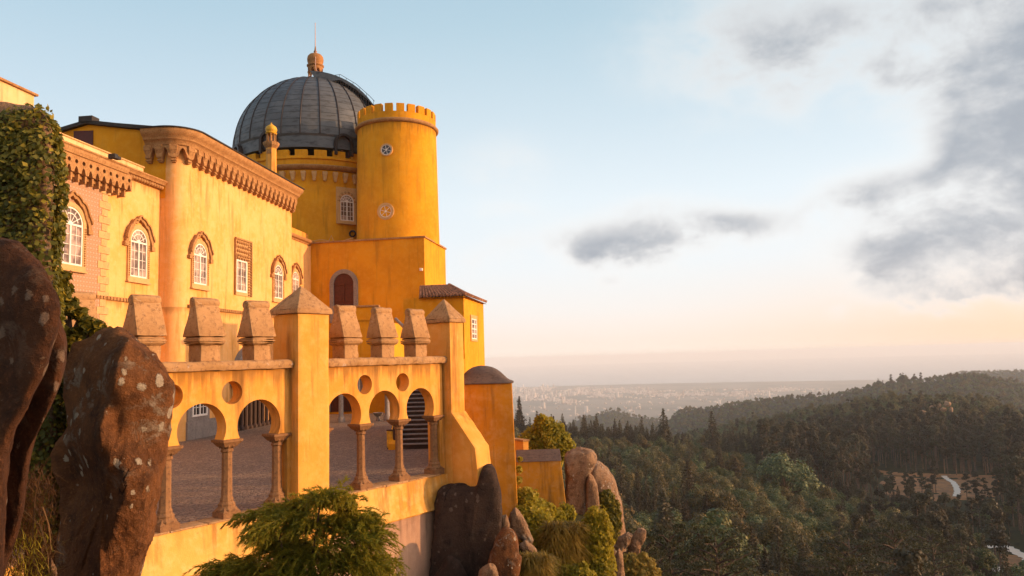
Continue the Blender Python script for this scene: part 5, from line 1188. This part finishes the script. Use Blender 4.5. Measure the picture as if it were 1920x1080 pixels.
def tuft(name, spots, Y, n, L, w, mat, label, cat, rng, droop=.9, yj=.3, up=1.0):
    rts = np.array([dep(x, y, Y+rng.uniform(-yj, yj)) for x, y in spots]); b0 = rts.mean(0); V, FA = blades(n, rts-b0, L, w, rng, droop, up); o = link(name, np_mesh(name, V, FA, mat), None, tuple(b0)); return tag(o, label, cat)
tuft('grass_tussock', [(x, y) for x in range(1030, 1090, 9) for y in (990, 1005, 1020, 1035, 1048)], 27.3, 5200, .75, .018, M['tussock'], 'shaggy brown-green grass tussock between the ivy carpet and ivy column', 'grass tussock', rng, 1.3)
tuft('grass_tussock', [(x, y) for x in range(975, 1025, 8) for y in (1050, 1064, 1080, 1100)], 24.0, 4200, .65, .016, M['tussock'], 'yellowish grass tuft at the bottom beside the flat pale stone', 'grass tussock', rng, 1.2)
tuft('dry_grass', [(x, y) for x in range(20, 95, 6) for y in range(900, 1100, 14)], 6.5, 2600, .22, .0035, M['drygrass'], 'dry rusty fern and grass filling the crevice between the boulders', 'dry grass', rng, .8)
tuft('green_grass', [(x, y) for x in range(20, 90, 8) for y in range(1010, 1100, 12)], 6.2, 350, .16, .003, M['ivy_yellow'], 'thin green grass at the bottom of the boulder crevice', 'grass', rng, .7)
mb = MB()
for (pts) in ([(60, 1020), (66, 930), (78, 880), (98, 848)], [(42, 955), (75, 985), (90, 1040), (92, 1075)], [(5, 975), (40, 995), (62, 1030), (66, 1060)], [(0, 1018), (20, 1013), (50, 1012)], [(80, 950), (92, 985), (96, 1030), (120, 1040)]):
    mb.tube([tuple(dep(x, y, 6.1)) for x, y in pts], [.005, .0045, .004, .002][:len(pts)], 4)
tag(mb.build('dry_stem', M['drygrass'], origin=tuple(dep(60, 1020, 6.1))), 'long bent dry stems sticking out of the boulder crevice', 'dry stems')
rock('boulder', [(86, 1100), (88, 1060), (96, 1048), (106, 1070), (108, 1110)], 6.4, .12, M['granite_pale'], 'small pale stone at the bottom of the boulder crevice', 23, 0.135, .5, .6)
rock('rock_outcrop', [(-200, 1120), (100, 1130), (300, 1150), (330, 1700), (-200, 1700)], 7.2, 1.6, M['granite_dark'], 'low brown bedrock under the big lichen boulder', 24, .05, .3, .5, cat='rock')

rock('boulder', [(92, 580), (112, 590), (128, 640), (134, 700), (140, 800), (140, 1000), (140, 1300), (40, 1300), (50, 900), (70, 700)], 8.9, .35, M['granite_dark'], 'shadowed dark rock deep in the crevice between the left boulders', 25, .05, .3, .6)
# juniper in the foreground: drooping sprays on spreading limbs
rng = np.random.default_rng(21); JY = 12.6; kj = JY/F
jb = dep(560, 1230, JY); jun = thing('juniper', tuple(jb), 'spreading green juniper with drooping feathery branches before the base wall', 'juniper')
limbs = [((505, 962), (450, 972), 22), ((560, 950), (505, 962), 34), ((600, 945), (625, 925), 36), ((560, 955), (580, 935), 38), ((640, 955), (655, 938), 26), ((520, 975), (480, 1000), 30), ((600, 990), (660, 965), 40), ((575, 985), (560, 975), 46),
         ((660, 995), (692, 975), 34), ((620, 1015), (700, 1005), 46), ((560, 1025), (520, 1015), 50), ((480, 1055), (420, 1062), 40), ((540, 1070), (470, 1082), 52), ((610, 1055), (680, 1045), 54), ((590, 1040), (560, 1040), 56),
         ((670, 1050), (722, 1058), 32), ((420, 1085), (385, 1088), 28), ((600, 1100), (560, 1095), 64), ((680, 1090), (712, 1082), 36), ((520, 1110), (440, 1115), 52), ((640, 1130), (690, 1120), 56), ((560, 1130), (520, 1140), 60)]
Vs = []; Fs = []; nb = 0; mb = MB()
for li, (a, b, rpx) in enumerate(limbs):
    dy = rng.uniform(-.55, .35); A_ = dep(*a, JY+dy); B_ = dep(*b, JY+dy-.1-.2*rng.random()); R_ = rpx*kj
    axis = unit(B_-A_+np.array([0, -.25, .0])); mb.tube([np.zeros(3), (A_-jb)*.6, A_-jb, B_-jb], [.04, .025, .015, .008], 5)
    ns = int(230*(rpx/50)**1.7)
    for s in range(ns):                      # one spray = a drooping twig with needles strips
        t = rng.random(); q = A_+(B_-A_)*t + unit(rng.normal(size=3))*R_*rng.random()**.5*np.array([.95, .9, .36]); d = unit(axis*1.0 + rng.normal(size=3)*np.array([.55, .55, .22]) + np.array([0, -.1, .30])); L = R_*rng.uniform(.6, 1.15)
        m_ = 46; u = rng.random(m_)**.8; cc = q + d*(L*u)[:, None] - np.array([0, 0, 1.])*(L*.55*u*u)[:, None]; dd = unit(d - np.array([0, 0, 1.])*(.9*u)[:, None] + rng.normal(size=(m_, 3))*.30)
        l = rng.uniform(.035, .08, m_)*(1.1-.4*u); sd = unit(np.cross(dd, rng.normal(size=(m_, 3))))
        V, FA = quads(cc+dd*(l*.5)[:, None], dd*l[:, None], sd*(l*.10)[:, None]); Vs.append(V); Fs.append(FA+nb); nb += len(V)
link('foliage', np_mesh('foliage', np.vstack(Vs)-jb, np.vstack(Fs), M['juniper']), jun)
mb.tube([(0, .25, -6), (0, .2, -.3), (.05, .1, .1)], [.16, .12, .06], 8); link('trunk', mb.mesh('trunk', M['bark'], smooth=60), jun)
mass('juniper_sprig', [(707, 1085, 10), (716, 1092, 10), (726, 1088, 6)], 12.2, M['juniper'], 'small juniper sprig at the bottom right of the juniper', 'juniper', 900, .03, rng, asp=.25)
# ------------------------------------------------------------------ trees
def crown_leaves(blobs, n, size, rng, fill=.2, asp=.65, spread=.8, flat=1.0, upb=.35):
    tot = sum(b[3]**2 for b in blobs); Vs = []; Fs = []; nb = 0
    for (x, y, z, r) in blobs:
        k = max(8, int(n*r*r/tot)); d = unit(rng.normal(size=(k, 3))); d[:, 2] = np.where(d[:, 2] < -.35, -d[:, 2]*.6, d[:, 2])
        lump = np.array([mn.noise(Vector((q[0]*2.5+x, q[1]*2.5+y, q[2]*2.5+z))) for q in d]); rad = r*(np.where(rng.random(k) < fill, .3+.7*rng.random(k), 1-.18*rng.random(k))+.30*lump)
        C = np.array([x, y, z]) + d*rad[:, None]*np.array([1, 1, flat]); V, FA = leaf_cloud(C, d+np.array([0, 0, upb]), size, rng, spread, asp); Vs.append(V); Fs.append(FA+nb); nb += len(V)
    return np.vstack(Vs), np.vstack(Fs)
def tree_broad(seed, H=11, W=9):
    rng = np.random.default_rng(seed); blobs = []
    for i in range(20):
        a = rng.uniform(0, 2*pi); q = rng.random(); rad = W*.38*sqrt(q)*1.05; z = H*(.48+.40*(1-q)*rng.uniform(.7, 1.1)+.05*rng.normal()); blobs.append((rad*cos(a), rad*sin(a), z, W*rng.uniform(.13, .22)))
    V, FA = crown_leaves(blobs, 4200, .29, rng, spread=.42); mb = MB(); mb.tube([(0, 0, -1.5), (0, 0, H*.25), (.1, 0, H*.45)], [.32, .24, .16], 7)
    for b in blobs[:9]: mb.tube([(0, 0, H*.3), (b[0]*.5, b[1]*.5, b[2]*.75), b[:3]], [.13, .09, .03], 5)
    return mb.mesh('trunk', M['bark'], smooth=60), np_mesh('crown', V, FA, M['broad2' if seed % 3 == 0 else 'broad'])
def tree_conifer(seed, H=17, W=6.4):
    rng = np.random.default_rng(seed); Vs = []; Fs = []; nb = 0; nl = 26
    for i in range(nl):
        t = i/(nl-1); z = H*(.10+.88*t); R = W*.5*(1-t)**.8*rng.uniform(.75, 1.12)+.12; nbr = max(3, int(12*(1-t)+3))
        for j in range(nbr):
            a = 2*pi*j/nbr+rng.uniform(-.3, .3); L = R*rng.uniform(.7, 1.15); d = np.array([cos(a), sin(a), 0]); m_ = int(6+9*L/W*2); u = rng.random(m_)**.7
            C = np.array([0, 0, z]) + d*(L*u)[:, None] + np.array([0, 0, 1.])*(-.30*L*u**1.4 + .12*L*u)[:, None] + rng.normal(size=(m_, 3))*.13*(1+L*.25); dd = unit(d*.8+rng.normal(size=(m_, 3))*.45-np.array([0, 0, .3])); sd = unit(np.cross(dd, rng.normal(size=(m_, 3)))); l = .42*rng.uniform(.6, 1.2, m_)
            V, FA = quads(C, dd*l[:, None], sd*(l*.38)[:, None]); Vs.append(V); Fs.append(FA+nb); nb += len(V)
    mb = MB().tube([(0, 0, -1.5), (0, 0, H*.5), (0, 0, H)], [.26, .16, .03], 7); return mb.mesh('trunk', M['bark'], smooth=60), np_mesh('crown', np.vstack(Vs), np.vstack(Fs), M['conifer'])
def tree_pine(seed, H=24, W=8):
    rng = np.random.default_rng(seed); blobs = []; bend = rng.uniform(-.9, .9); mb = MB(); z0 = H*rng.uniform(.40, .54)
    tr = [(0, 0, -1.5), (bend*.2, 0, H*.3), (bend*.7, 0, H*.6), (bend, 0, H*.9)]; mb.tube(tr, [.34, .27, .2, .07], 7)
    for i in range(24):
        t = rng.random(); z = z0+(H-z0)*t*.95; R = W*.42*(1-.75*t**1.5)*sqrt(rng.random()); a = rng.uniform(0, 2*pi); x, y = bend*z/H+R*cos(a), R*sin(a); blobs.append((x, y, z, W*rng.uniform(.11, .20))); mb.tube([(bend*z/H, 0, z-.8), (x, y, z)], [.08, .03], 4)
    for i in range(5): z = H*rng.uniform(.25, .5); a = rng.uniform(0, 2*pi); mb.tube([(bend*z/H, 0, z), (bend*z/H+1.3*cos(a), 1.3*sin(a), z+.2)], [.05, .02], 4)
    V, FA = crown_leaves(blobs, 2400, .36, rng, flat=.75, spread=.5); return mb.mesh('trunk', M['barkpale'], smooth=60), np_mesh('crown', V, FA, M['pine'])
def tree_cedar(seed, H=20, W=17, n=15000):
    rng = np.random.default_rng(seed); mb = MB(); Vs = []; Fs = []; nb = 0; mb.tube([(0, 0, -3), (.2, 0, H*.4), (0, 0, H*.85)], [.55, .42, .12], 8)
    nl = 60
    for i in range(nl):
        t = (i+.5)/nl; z = H*(.22+.72*t); R = W*.5*(1-t**2.2*.72)*rng.uniform(.55, 1.08); a = i*2.4+rng.uniform(-.4, .4); d = np.array([cos(a), sin(a), 0]); tip = d*R + np.array([0, 0, z+R*.16]); mb.tube([(0, 0, z-.6), tuple(d*R*.5+np.array([0, 0, z+.1])), tuple(tip)], [.13, .09, .03], 5)
        k = int(n/nl*(.5+R/W*1.6)); u = .25+.75*rng.random(k)**.7; w = rng.normal(size=k)*R*.22*(1.1-u*.4); sd = np.array([-sin(a), cos(a), 0]); base = np.array([0, 0, z]) + d*(R*u)[:, None]+sd*w[:, None]+np.array([0, 0, 1.])*(R*.16*u+rng.normal(size=k)*.16+.35*np.cos(w/(R*.22+.1)))[:, None]
        V, FA = leaf_cloud(base, np.tile([0, 0, 1.], (k, 1)), .15, rng, .75, .45); Vs.append(V); Fs.append(FA+nb); nb += len(V)
    return mb.mesh('trunk', M['bark'], smooth=60), np_mesh('crown', np.vstack(Vs), np.vstack(Fs), M['cedar'])
KB = [tree_broad(100+i, 10.5+i % 3*1.6, 10+i % 4*1.2) for i in range(6)]; KC = [tree_conifer(200+i, 14+i*2, 6.8+i*.7) for i in range(4)]; KP = [tree_pine(300+i, 21+i*1.6, 7+i*.6) for i in range(5)]; KD = [tree_cedar(400), tree_cedar(401, 17, 18)]
KINDS_ = dict(broadleaf_tree=KB, conifer=KC, pine_tree=KP, cedar=KD)
def plant(kind, x, y, sc, rz, label, group=None, var=None, z=None, cat=None, sx=1):
    tr, cr = KINDS_[kind][var if var is not None else random.randrange(len(KINDS_[kind]))]
    z = ground(x, y) if z is None else z
    o = thing(kind, (x, y, z), label, cat or {'broadleaf_tree': 'broadleaf tree', 'conifer': 'conifer', 'pine_tree': 'pine tree', 'cedar': 'cedar'}[kind], group); o.rotation_euler = (0, 0, rz); o.scale = (sc*sx, sc*sx, sc)
    link('trunk', tr, o); c = link('crown', cr, o); return o
def at_px(px, r):          # ground point under an image column at distance r
    d = ray(px, 800); h = sqrt(d[0]**2+d[1]**2); return d[0]/h*r, d[1]/h*r
def top_sc(kind, var, px, py, r):
    x, y = at_px(px, r); H = max(v.co.z for v in KINDS_[kind][var][1].vertices); return x, y, max(.2, (zof(px, py, r)-ground(x, y))/H)
taken = []
def special(kind, var, px, py, r, label, sx=1, cat=None):
    x, y, s = top_sc(kind, var, px, py, r); o = plant(kind, x, y, s, random.uniform(0, 6), label, None, var, cat=cat, sx=sx); taken.append((x, y, 4*s)); return o
special('cedar', 0, 1330, 985, 74, 'large dark cedar with orange-lit layered branches at the bottom centre of the valley', .95)
special('cedar', 1, 1245, 975, 80, 'dark spreading cedar directly behind the pointed grey rock', .8)
special('cedar', 0, 1200, 1000, 62, 'dark cedar crown half hidden by the cliff scrub', .6)
special('cedar', 1, 1565, 1032, 88, 'near dark cedar with yellow-lit tips at the bottom edge', .6)
special('cedar', 1, 1660, 972, 150, 'wide layered dark green cedar standing above the round green crowns', .9)
special('cedar', 1, 1575, 998, 135, 'flat grey-brown cedar with spreading tiers', 1.1)
special('cedar', 0, 1730, 985, 165, 'shadowy tiered cedar right of the wide layered cedar', .8)
special('conifer', 1, 1245, 765, 430, 'tallest pointed conifer on the near ridge skyline', 1.1)
special('conifer', 2, 1335, 770, 440, 'broad pointed conifer on the skyline beside the tallest one', 1.1)
special('conifer', 0, 975, 742, 470, 'lone thin conifer poking above the ridge next to the turret', .8)
special('conifer', 1, 1285, 862, 260, 'spruce with lit left side standing in the green canopy', 1.1)
special('conifer', 3, 1160, 848, 230, 'dark cone-shaped conifer just above the tallest granite rock', 1.1)
special('conifer', 0, 1237, 915, 175, 'thin open araucaria-like conifer amid round crowns', 1.2)
special('broadleaf_tree', 3, 1465, 842, 330, 'bright yellow-green broadleaf tree among dark pines')
special('pine_tree', 1, 1745, 862, 415, 'lone pine on the bare earth clearing beside the pale track')
special('pine_tree', 2, 1845, 932, 270, 'slim lone pine with bare trunk by the lower track')
special('broadleaf_tree', 0, 1330, 955, 140, 'pale open-branched tree in the middle of the green valley')
# ------- where trees stand
rng = np.random.default_rng(77); random.seed(9)
TR1 = [(at_px(x, r)) for x, r in ((1762, 470), (1769, 460), (1777, 446), (1783, 430), (1785, 416), (1781, 404))]
TR2 = [(at_px(x, r)) for x, r in ((1830, 315), (1860, 317), (1885, 310), (1912, 300), (1930, 294))]
TR3 = [(at_px(x, r)) for x, r in ((1906, 302), (1908, 286), (1910, 270), (1911, 256))]
TR4 = [(at_px(x, r)) for x, r in ((1833, 288), (1850, 276), (1865, 264), (1880, 252))]
TR5 = [(at_px(x, r)) for x, r in ((1255, 440), (1300, 432), (1325, 424), (1348, 405))]
def near_path(x, y, tr, w): return any(np.hypot(*(np.array(p)*(1-t)+np.array(q)*t-np.array([x, y]))) < w for p, q in zip(tr[:-1], tr[1:]) for t in (0, .25, .5, .75, 1))
def clearing(x, y):
    r = sqrt(x*x+y*y); px = proj((x, y, ground(x, y)))[0]
    if 1630 < px < 1870 and 395 < r < 470 + max(0, (1800-px))*.1 and px < 1880-(r-395)*.2: return True
    if 1850 < px < 1920 and 250 < r < 305: return True
    return False
cand = []; r = 58.0
while r < 620:
    st_ = 5.0 + r*.0045
    a = -1.0
    while a < 39:
        aa = a + rng.uniform(-.35, .35)*degrees(st_/r); rr_ = r + rng.uniform(-.4, .4)*st_; cand.append((rr_*sin(radians(aa)), rr_*cos(radians(aa)), rr_, aa)); a += degrees(st_/r)
    r += st_*.92
sel = []
for (x, y, r, a) in cand:
    z = ground(x, y); px, py = proj((x, y, z+8))
    if not (-40 < px < 1990) or px < 940+max(0, 0): continue
    if r < 100 and (px < 1180+(100-r)*1.5): continue
    if r < 75: continue
    if clearing(x, y): continue
    if any(near_path(x, y, t, w) for t, w in ((TR1, 5), (TR2, 5), (TR3, 4), (TR4, 4), (TR5, 5))): continue
    # keep the view of the tracks open
    if 1750 < px < 1800 and 350 < r < 395: continue
    if 1705 < px < 1800 and r > 585 and rng.random() < .8: continue
    if any(np.hypot(x-t[0], y-t[1]) < t[2] for t in taken): continue
    n_ = fbm(x, y, 60, 3)
    if px > 1420 and r > 370 and n_ > -.5: k = 'pine_tree'
    elif r > 400 and px < 1420: k = 'conifer' if n_ > -.05 + .25*(rng.random()-.5) else 'broadleaf_tree'
    elif px > 1560: k = 'conifer' if n_ > .05 else ('broadleaf_tree' if n_ > -.35 else 'pine_tree')
    else: k = 'conifer' if n_ > .30 else 'broadleaf_tree'
    sel.append((r, x, y, k, px, py))
sel.sort()
NAMED = {}
def lab(k, r, px):
    zone = ('low in the right foreground of the valley' if r < 200 and px > 1500 else 'in the green canopy below the cliff' if r < 200 else 'around the bare earth clearing' if px > 1560 and r < 400 else 'in the sunlit middle slope' if r < 330 else 'on the wooded ridge')
    return {'broadleaf_tree': 'round-crowned broadleaf tree ', 'conifer': 'dark pointed conifer ', 'pine_tree': 'tall pine with bare trunk '}[k] + zone
IND = 295; stuff = []
for i, (r, x, y, k, px, py) in enumerate(sel):
    sc = random.uniform(.55, 1.0)*(1.0 if r < 300 else .95)*(1 if k == 'broadleaf_tree' else 1.15); sc *= .82 if k != 'broadleaf_tree' and r < 330 else 1
    if 1620 < px < 1890 and 318 < r < 395: sc *= .6
    if i < IND: plant(k, x, y, sc, random.uniform(0, 6.28), lab(k, r, px), {'broadleaf_tree': 'broadleaf trees of the valley', 'conifer': 'conifers of the valley', 'pine_tree': 'pines of the valley'}[k])
    else: stuff.append((x, y, ground(x, y), sc, k))
# farther woods: ridge and hill slopes
r = 620.0
while r < 4200:
    st_ = 7.0 + (r-620)*.006; a = -1.0; hs = []
    while a < 38:
        aa = a + rng.uniform(-.4, .4)*degrees(st_/r); rr_ = r + rng.uniform(-.45, .45)*st_; x, y = rr_*sin(radians(aa)), rr_*cos(radians(aa)); z = ground(x, y); px, py = proj((x, y, z+12))
        if 930 < px < 1960 and z > -330 and not (1705 < px < 1800 and r < 700 and rng.random() < .8):
            k = 'pine_tree' if rng.random() < (.22 if r < 1000 else .08) else ('broadleaf_tree' if rng.random() < .85 else 'conifer'); stuff.append((x, y, z, rng.uniform(.55, 1.0)*(1 if k == 'broadleaf_tree' else .62), k))
        a += degrees(st_/r)
    r += st_*1.15
# the hillside beyond the right frame edge, whose trees shade the valley
for q in range(700):
    a = rng.uniform(39, 100); r_ = rng.uniform(200, 700); x, y = r_*sin(radians(a)), r_*cos(radians(a)); stuff.append((x, y, ground(x, y), rng.uniform(.8, 1.2), 'broadleaf_tree' if rng.random() < .5 else 'pine_tree'))
# rocky wooded knobs on the far ridge
for (px, py, n, w) in ((1698, 706, 26, 13), (1655, 716, 9, 6), (1676, 712, 9, 8), (1725, 706, 8, 12)):
    for q in range(n):
        p_ = px + rng.normal()*w*.5; x, y = at_px(p_, 1800+rng.uniform(-25, 25)); stuff.append((x, y, zof(p_, py + abs(rng.normal())*8 + abs(p_-px)*.5, 1800)-8, rng.uniform(.7, 1.2), 'broadleaf_tree' if rng.random() < .7 else 'pine_tree'))
src = bpy.data.collections.new('tree_sources'); idx = {}
n_ = 0
for kname in ('broadleaf_tree', 'conifer', 'pine_tree'):
    for (tr, cr) in KINDS_[kname]:
        bm = bmesh.new(); bm.from_mesh(tr); nt_ = len(bm.faces); bm.from_mesh(cr); bm.faces.ensure_lookup_table()
        for i in range(nt_, len(bm.faces)): bm.faces[i].material_index = 1
        me = bpy.data.meshes.new('whole_tree'); bm.to_mesh(me); bm.free(); me.materials.append(tr.materials[0]); me.materials.append(cr.materials[0])
        o = bpy.data.objects.new('tree_source_%02d' % n_, me); src.objects.link(o); idx.setdefault(kname, []).append(n_); n_ += 1
pm = bpy.data.meshes.new('forest'); pm.from_pydata([(s[0], s[1], s[2]) for s in stuff], [], [])
for nm, ty, vals in (('tsc', 'FLOAT', [s[3] for s in stuff]), ('trz', 'FLOAT', [random.uniform(0, 6.28) for s in stuff]), ('tid', 'INT', [random.choice(idx[s[4]]) for s in stuff])):
    at_ = pm.attributes.new(nm, ty, 'POINT'); at_.data.foreach_set('value', vals)
fo = link('forest', pm); tag(fo, 'distant dark woodland covering the ridges and far hills', 'forest', kind='stuff')
ng = bpy.data.node_groups.new('forest_nodes', 'GeometryNodeTree'); ng.interface.new_socket('Geometry', in_out='INPUT', socket_type='NodeSocketGeometry'); ng.interface.new_socket('Geometry', in_out='OUTPUT', socket_type='NodeSocketGeometry')
gi, go = ng.nodes.new('NodeGroupInput'), ng.nodes.new('NodeGroupOutput'); ci = ng.nodes.new('GeometryNodeCollectionInfo'); ci.inputs['Collection'].default_value = src; ci.inputs['Separate Children'].default_value = True; ci.inputs['Reset Children'].default_value = True
ip = ng.nodes.new('GeometryNodeInstanceOnPoints'); ip.inputs['Pick Instance'].default_value = True
def na(nm, ty): q = ng.nodes.new('GeometryNodeInputNamedAttribute'); q.data_type = ty; q.inputs['Name'].default_value = nm; return [s for s in q.outputs if s.enabled and s.name == 'Attribute'][0]
cx_ = ng.nodes.new('ShaderNodeCombineXYZ'); ng.links.new(na('trz', 'FLOAT'), cx_.inputs[2])
ng.links.new(gi.outputs[0], ip.inputs['Points']); ng.links.new(ci.outputs[0], ip.inputs['Instance']); ng.links.new(na('tid', 'INT'), ip.inputs['Instance Index']); ng.links.new(na('tsc', 'FLOAT'), ip.inputs['Scale']); ng.links.new(cx_.outputs[0], ip.inputs['Rotation']); ng.links.new(ip.outputs[0], go.inputs[0])
md = fo.modifiers.new('forest', 'NODES'); md.node_group = ng
print('trees', len(sel), 'stuff', len(stuff))
# ------------------------------------------------------------------ tracks, clearing, far rocks, town
def ribbon(name, pts, w, mat, label, cat, dz=.25):
    P = [np.array(p) for p in pts]; L = []
    for p, q in zip(P[:-1], P[1:]): L += [p+(q-p)*t for t in np.linspace(0, 1, 10)[:-1]]
    L.append(P[-1]); V = []; n = len(L)
    for i, p in enumerate(L):
        t = L[min(i+1, n-1)]-L[max(i-1, 0)]; t = t/np.linalg.norm(t); s = np.array([-t[1], t[0]])*w*.5*(1+.2*sin(i*1.7)); a, b = p+s, p-s; V += [(a[0], a[1], max(ground(*a), ground(*p))+dz), (b[0], b[1], max(ground(*b), ground(*p))+dz)]
    return tag(link(name, np_mesh(name, V, [(2*i, 2*i+1, 2*i+3, 2*i+2) for i in range(n-1)], mat, True)), label, cat, kind='structure')
ribbon('track', TR1, 2.6, M['track'], 'pale curved track crossing the bare earth clearing', 'track')
ribbon('track', TR2, 3.5, M['track'], 'pale track running level at the right frame edge', 'track', .3)
ribbon('track', TR3, 3.6, M['track'], 'pale track dropping straight down near the right frame edge', 'track', .35)
ribbon('track', TR4, 3.0, M['track'], 'short pale track descending below the level track', 'track')
ribbon('track', TR5, 3.5, M['track'], 'pale road glimpsed between the trees of the middle slope', 'road', .6)
def patch(name, x0, x1, r0_, r1_, label, seed):
    V = []; FA = []; nx, ny = 50, 24
    for j in range(ny+1):
        for i in range(nx+1):
            px = x0+(x1-x0)*i/nx; r = r0_+(r1_-r0_)*j/ny; x, y = at_px(px, r); e = min(i, nx-i)/nx*4; e2 = min(j, ny-j)/ny*4; V.append((x, y, ground(x, y)+(.16 if min(e, e2)+.35*mn.noise((x*.08, y*.08, seed)) > .3 else -.5)))
    for j in range(ny):
        for i in range(nx): b = j*(nx+1)+i; FA.append((b, b+1, b+nx+2, b+nx+1))
    tag(link(name, np_mesh(name, V, FA, M['earth'], True)), label, 'bare ground', kind='structure')
patch('bare_ground', 1630, 1880, 393, 486, 'reddish bare earth clearing on the right slope', 3); patch('bare_ground', 1850, 1950, 250, 312, 'brown bare ground between the tracks', 5)
random.seed(3)
def far_rock(px, py, r, w, h, label, grp=None):
    x, y = at_px(px, r); z = zof(px, py, r); k = r/F; bm = bmesh.new(); bmesh.ops.create_icosphere(bm, subdivisions=3, radius=1); sd = Vector((px, py, 0))
    for v in bm.verts: v.co = Vector((v.co.x*w*k, v.co.y*w*k, v.co.z*h*k))*(1+.35*mn.fractal(v.co*1.3+sd, 1, 2, 3)); 
    me = bpy.data.meshes.new('far_boulder'); bm.to_mesh(me); bm.free(); me.materials.append(M['granite_pale']); o = link('far_boulder', me, None, (x, y, z), random.uniform(0, 6)); tag(o, label, 'boulder', grp)
for (px, py, w, h, l) in ((1762, 760, 7, 7, 'highest pale boulder of the outcrop on the wooded hill'), (1780, 758, 8, 8, 'broad pale boulder right of the highest one on the wooded hill'), (1771, 768, 7, 6, None), (1786, 768, 5, 7, None), (1750, 763, 5, 4, None), (1757, 774, 4, 4, None), (1733, 773, 7, 5, None), (1722, 775, 4, 3, None), (1746, 781, 4, 3, None), (1730, 784, 3, 3, None), (1712, 778, 4, 2.5, None), (1595, 787, 4, 4, 'lone small pale boulder on the hillside left of the outcrop')):
    far_rock(px, py, 690, w*.6, h*.6, l or 'pale boulder scattered around the outcrop on the wooded hill', None if l else 'pale boulders of the hill outcrop')
for (px, py, r, w, label) in ((1366, 838, 310, 4, 'tiny grey stone hut beside the road on the middle slope'),):
    x, y = at_px(px, r); z = ground(x, y); b = thing('stone_hut', (x, y, z), label, 'hut'); k = r/F; fr = Fr((x, y), 80); MB().box(fr, -1.2, 1.2, -1.2, 1.2, z-.5, z+4.6).build('wall', M['greystone'], b); MB().frustum(fr, (-1.5, 1.5, -1.5, 1.5), (-.1, .1, -1.5, 1.5), z+4.602, z+6).build('roof', M['terracotta'], b)
# coastal town
rng = np.random.default_rng(5); mb = MB(); cnt = 0; Vt = []; Ft = []; bq = np.array([(0, 1, 5, 4), (1, 2, 6, 5), (2, 3, 7, 6), (3, 0, 4, 7), (4, 5, 6, 7)])
cl_ = [(1000, 728, 60, 4), (1060, 736, 70, 6), (1120, 742, 70, 5), (1170, 735, 80, 4), (1250, 738, 110, 4), (1330, 742, 80, 3), (1040, 752, 50, 4), (1400, 733, 60, 3), (1110, 729, 60, 2), (1480, 732, 60, 2.5), (980, 742, 30, 7)]
for q in range(3800):
    if rng.random() < .86: c = cl_[rng.integers(len(cl_))]; px, py = rng.normal(c[0], c[2]*.5), rng.normal(c[1], c[3]*.7)
    else: px, py = rng.uniform(940, 1560), rng.uniform(728, 782)
    d = ray(px, py); 
    if d[2] > -.036 or py < 726.5: continue
    t = (PLAIN-CZ)/d[2]; x, y = d[0]*t, d[1]*t; r = sqrt(x*x+y*y)
    if not (4400 < r < 10900) or mn.noise((x/420, y/420, 2)) < -.08: continue
    tall = rng.random() < (.10 if px < 1090 else .02); w = rng.uniform(7, 20); l = w*rng.uniform(.8, 2.0); h = rng.uniform(22, 55) if tall else rng.uniform(5, 13); a = rng.uniform(0, pi); ca, sa = cos(a), sin(a)
    b = [(x+ca*u*w-sa*v*l, y+sa*u*w+ca*v*l, PLAIN-4+zz) for zz in (0, h+4) for u, v in ((-.5, -.5), (.5, -.5), (.5, .5), (-.5, .5))]; Ft += (bq+len(Vt)).tolist(); Vt += b
tag(link('town', np_mesh('town', Vt, Ft, M['town'])), 'pale coastal town scattered over the hazy plain', 'town', kind='stuff')
# ------------------------------------------------------------------ haze
HD = .85e-4
m, g = newmat('haze_air')
pv = g.n('ShaderNodeVolumePrincipled', Color=(.97, .985, 1.0), Density=HD, Anisotropy=.0)
pv.inputs['Density Attribute'].default_value = ''
g.n('ShaderNodeOutputMaterial', Volume=pv.outputs[0])
hm = MB().plan([(-42000, -42000), (42000, -42000), (42000, 42000), (-42000, 42000)], -470, 40).build('haze', m); tag(hm, 'thin pale evening haze over the hills and coast', 'haze', kind='stuff')
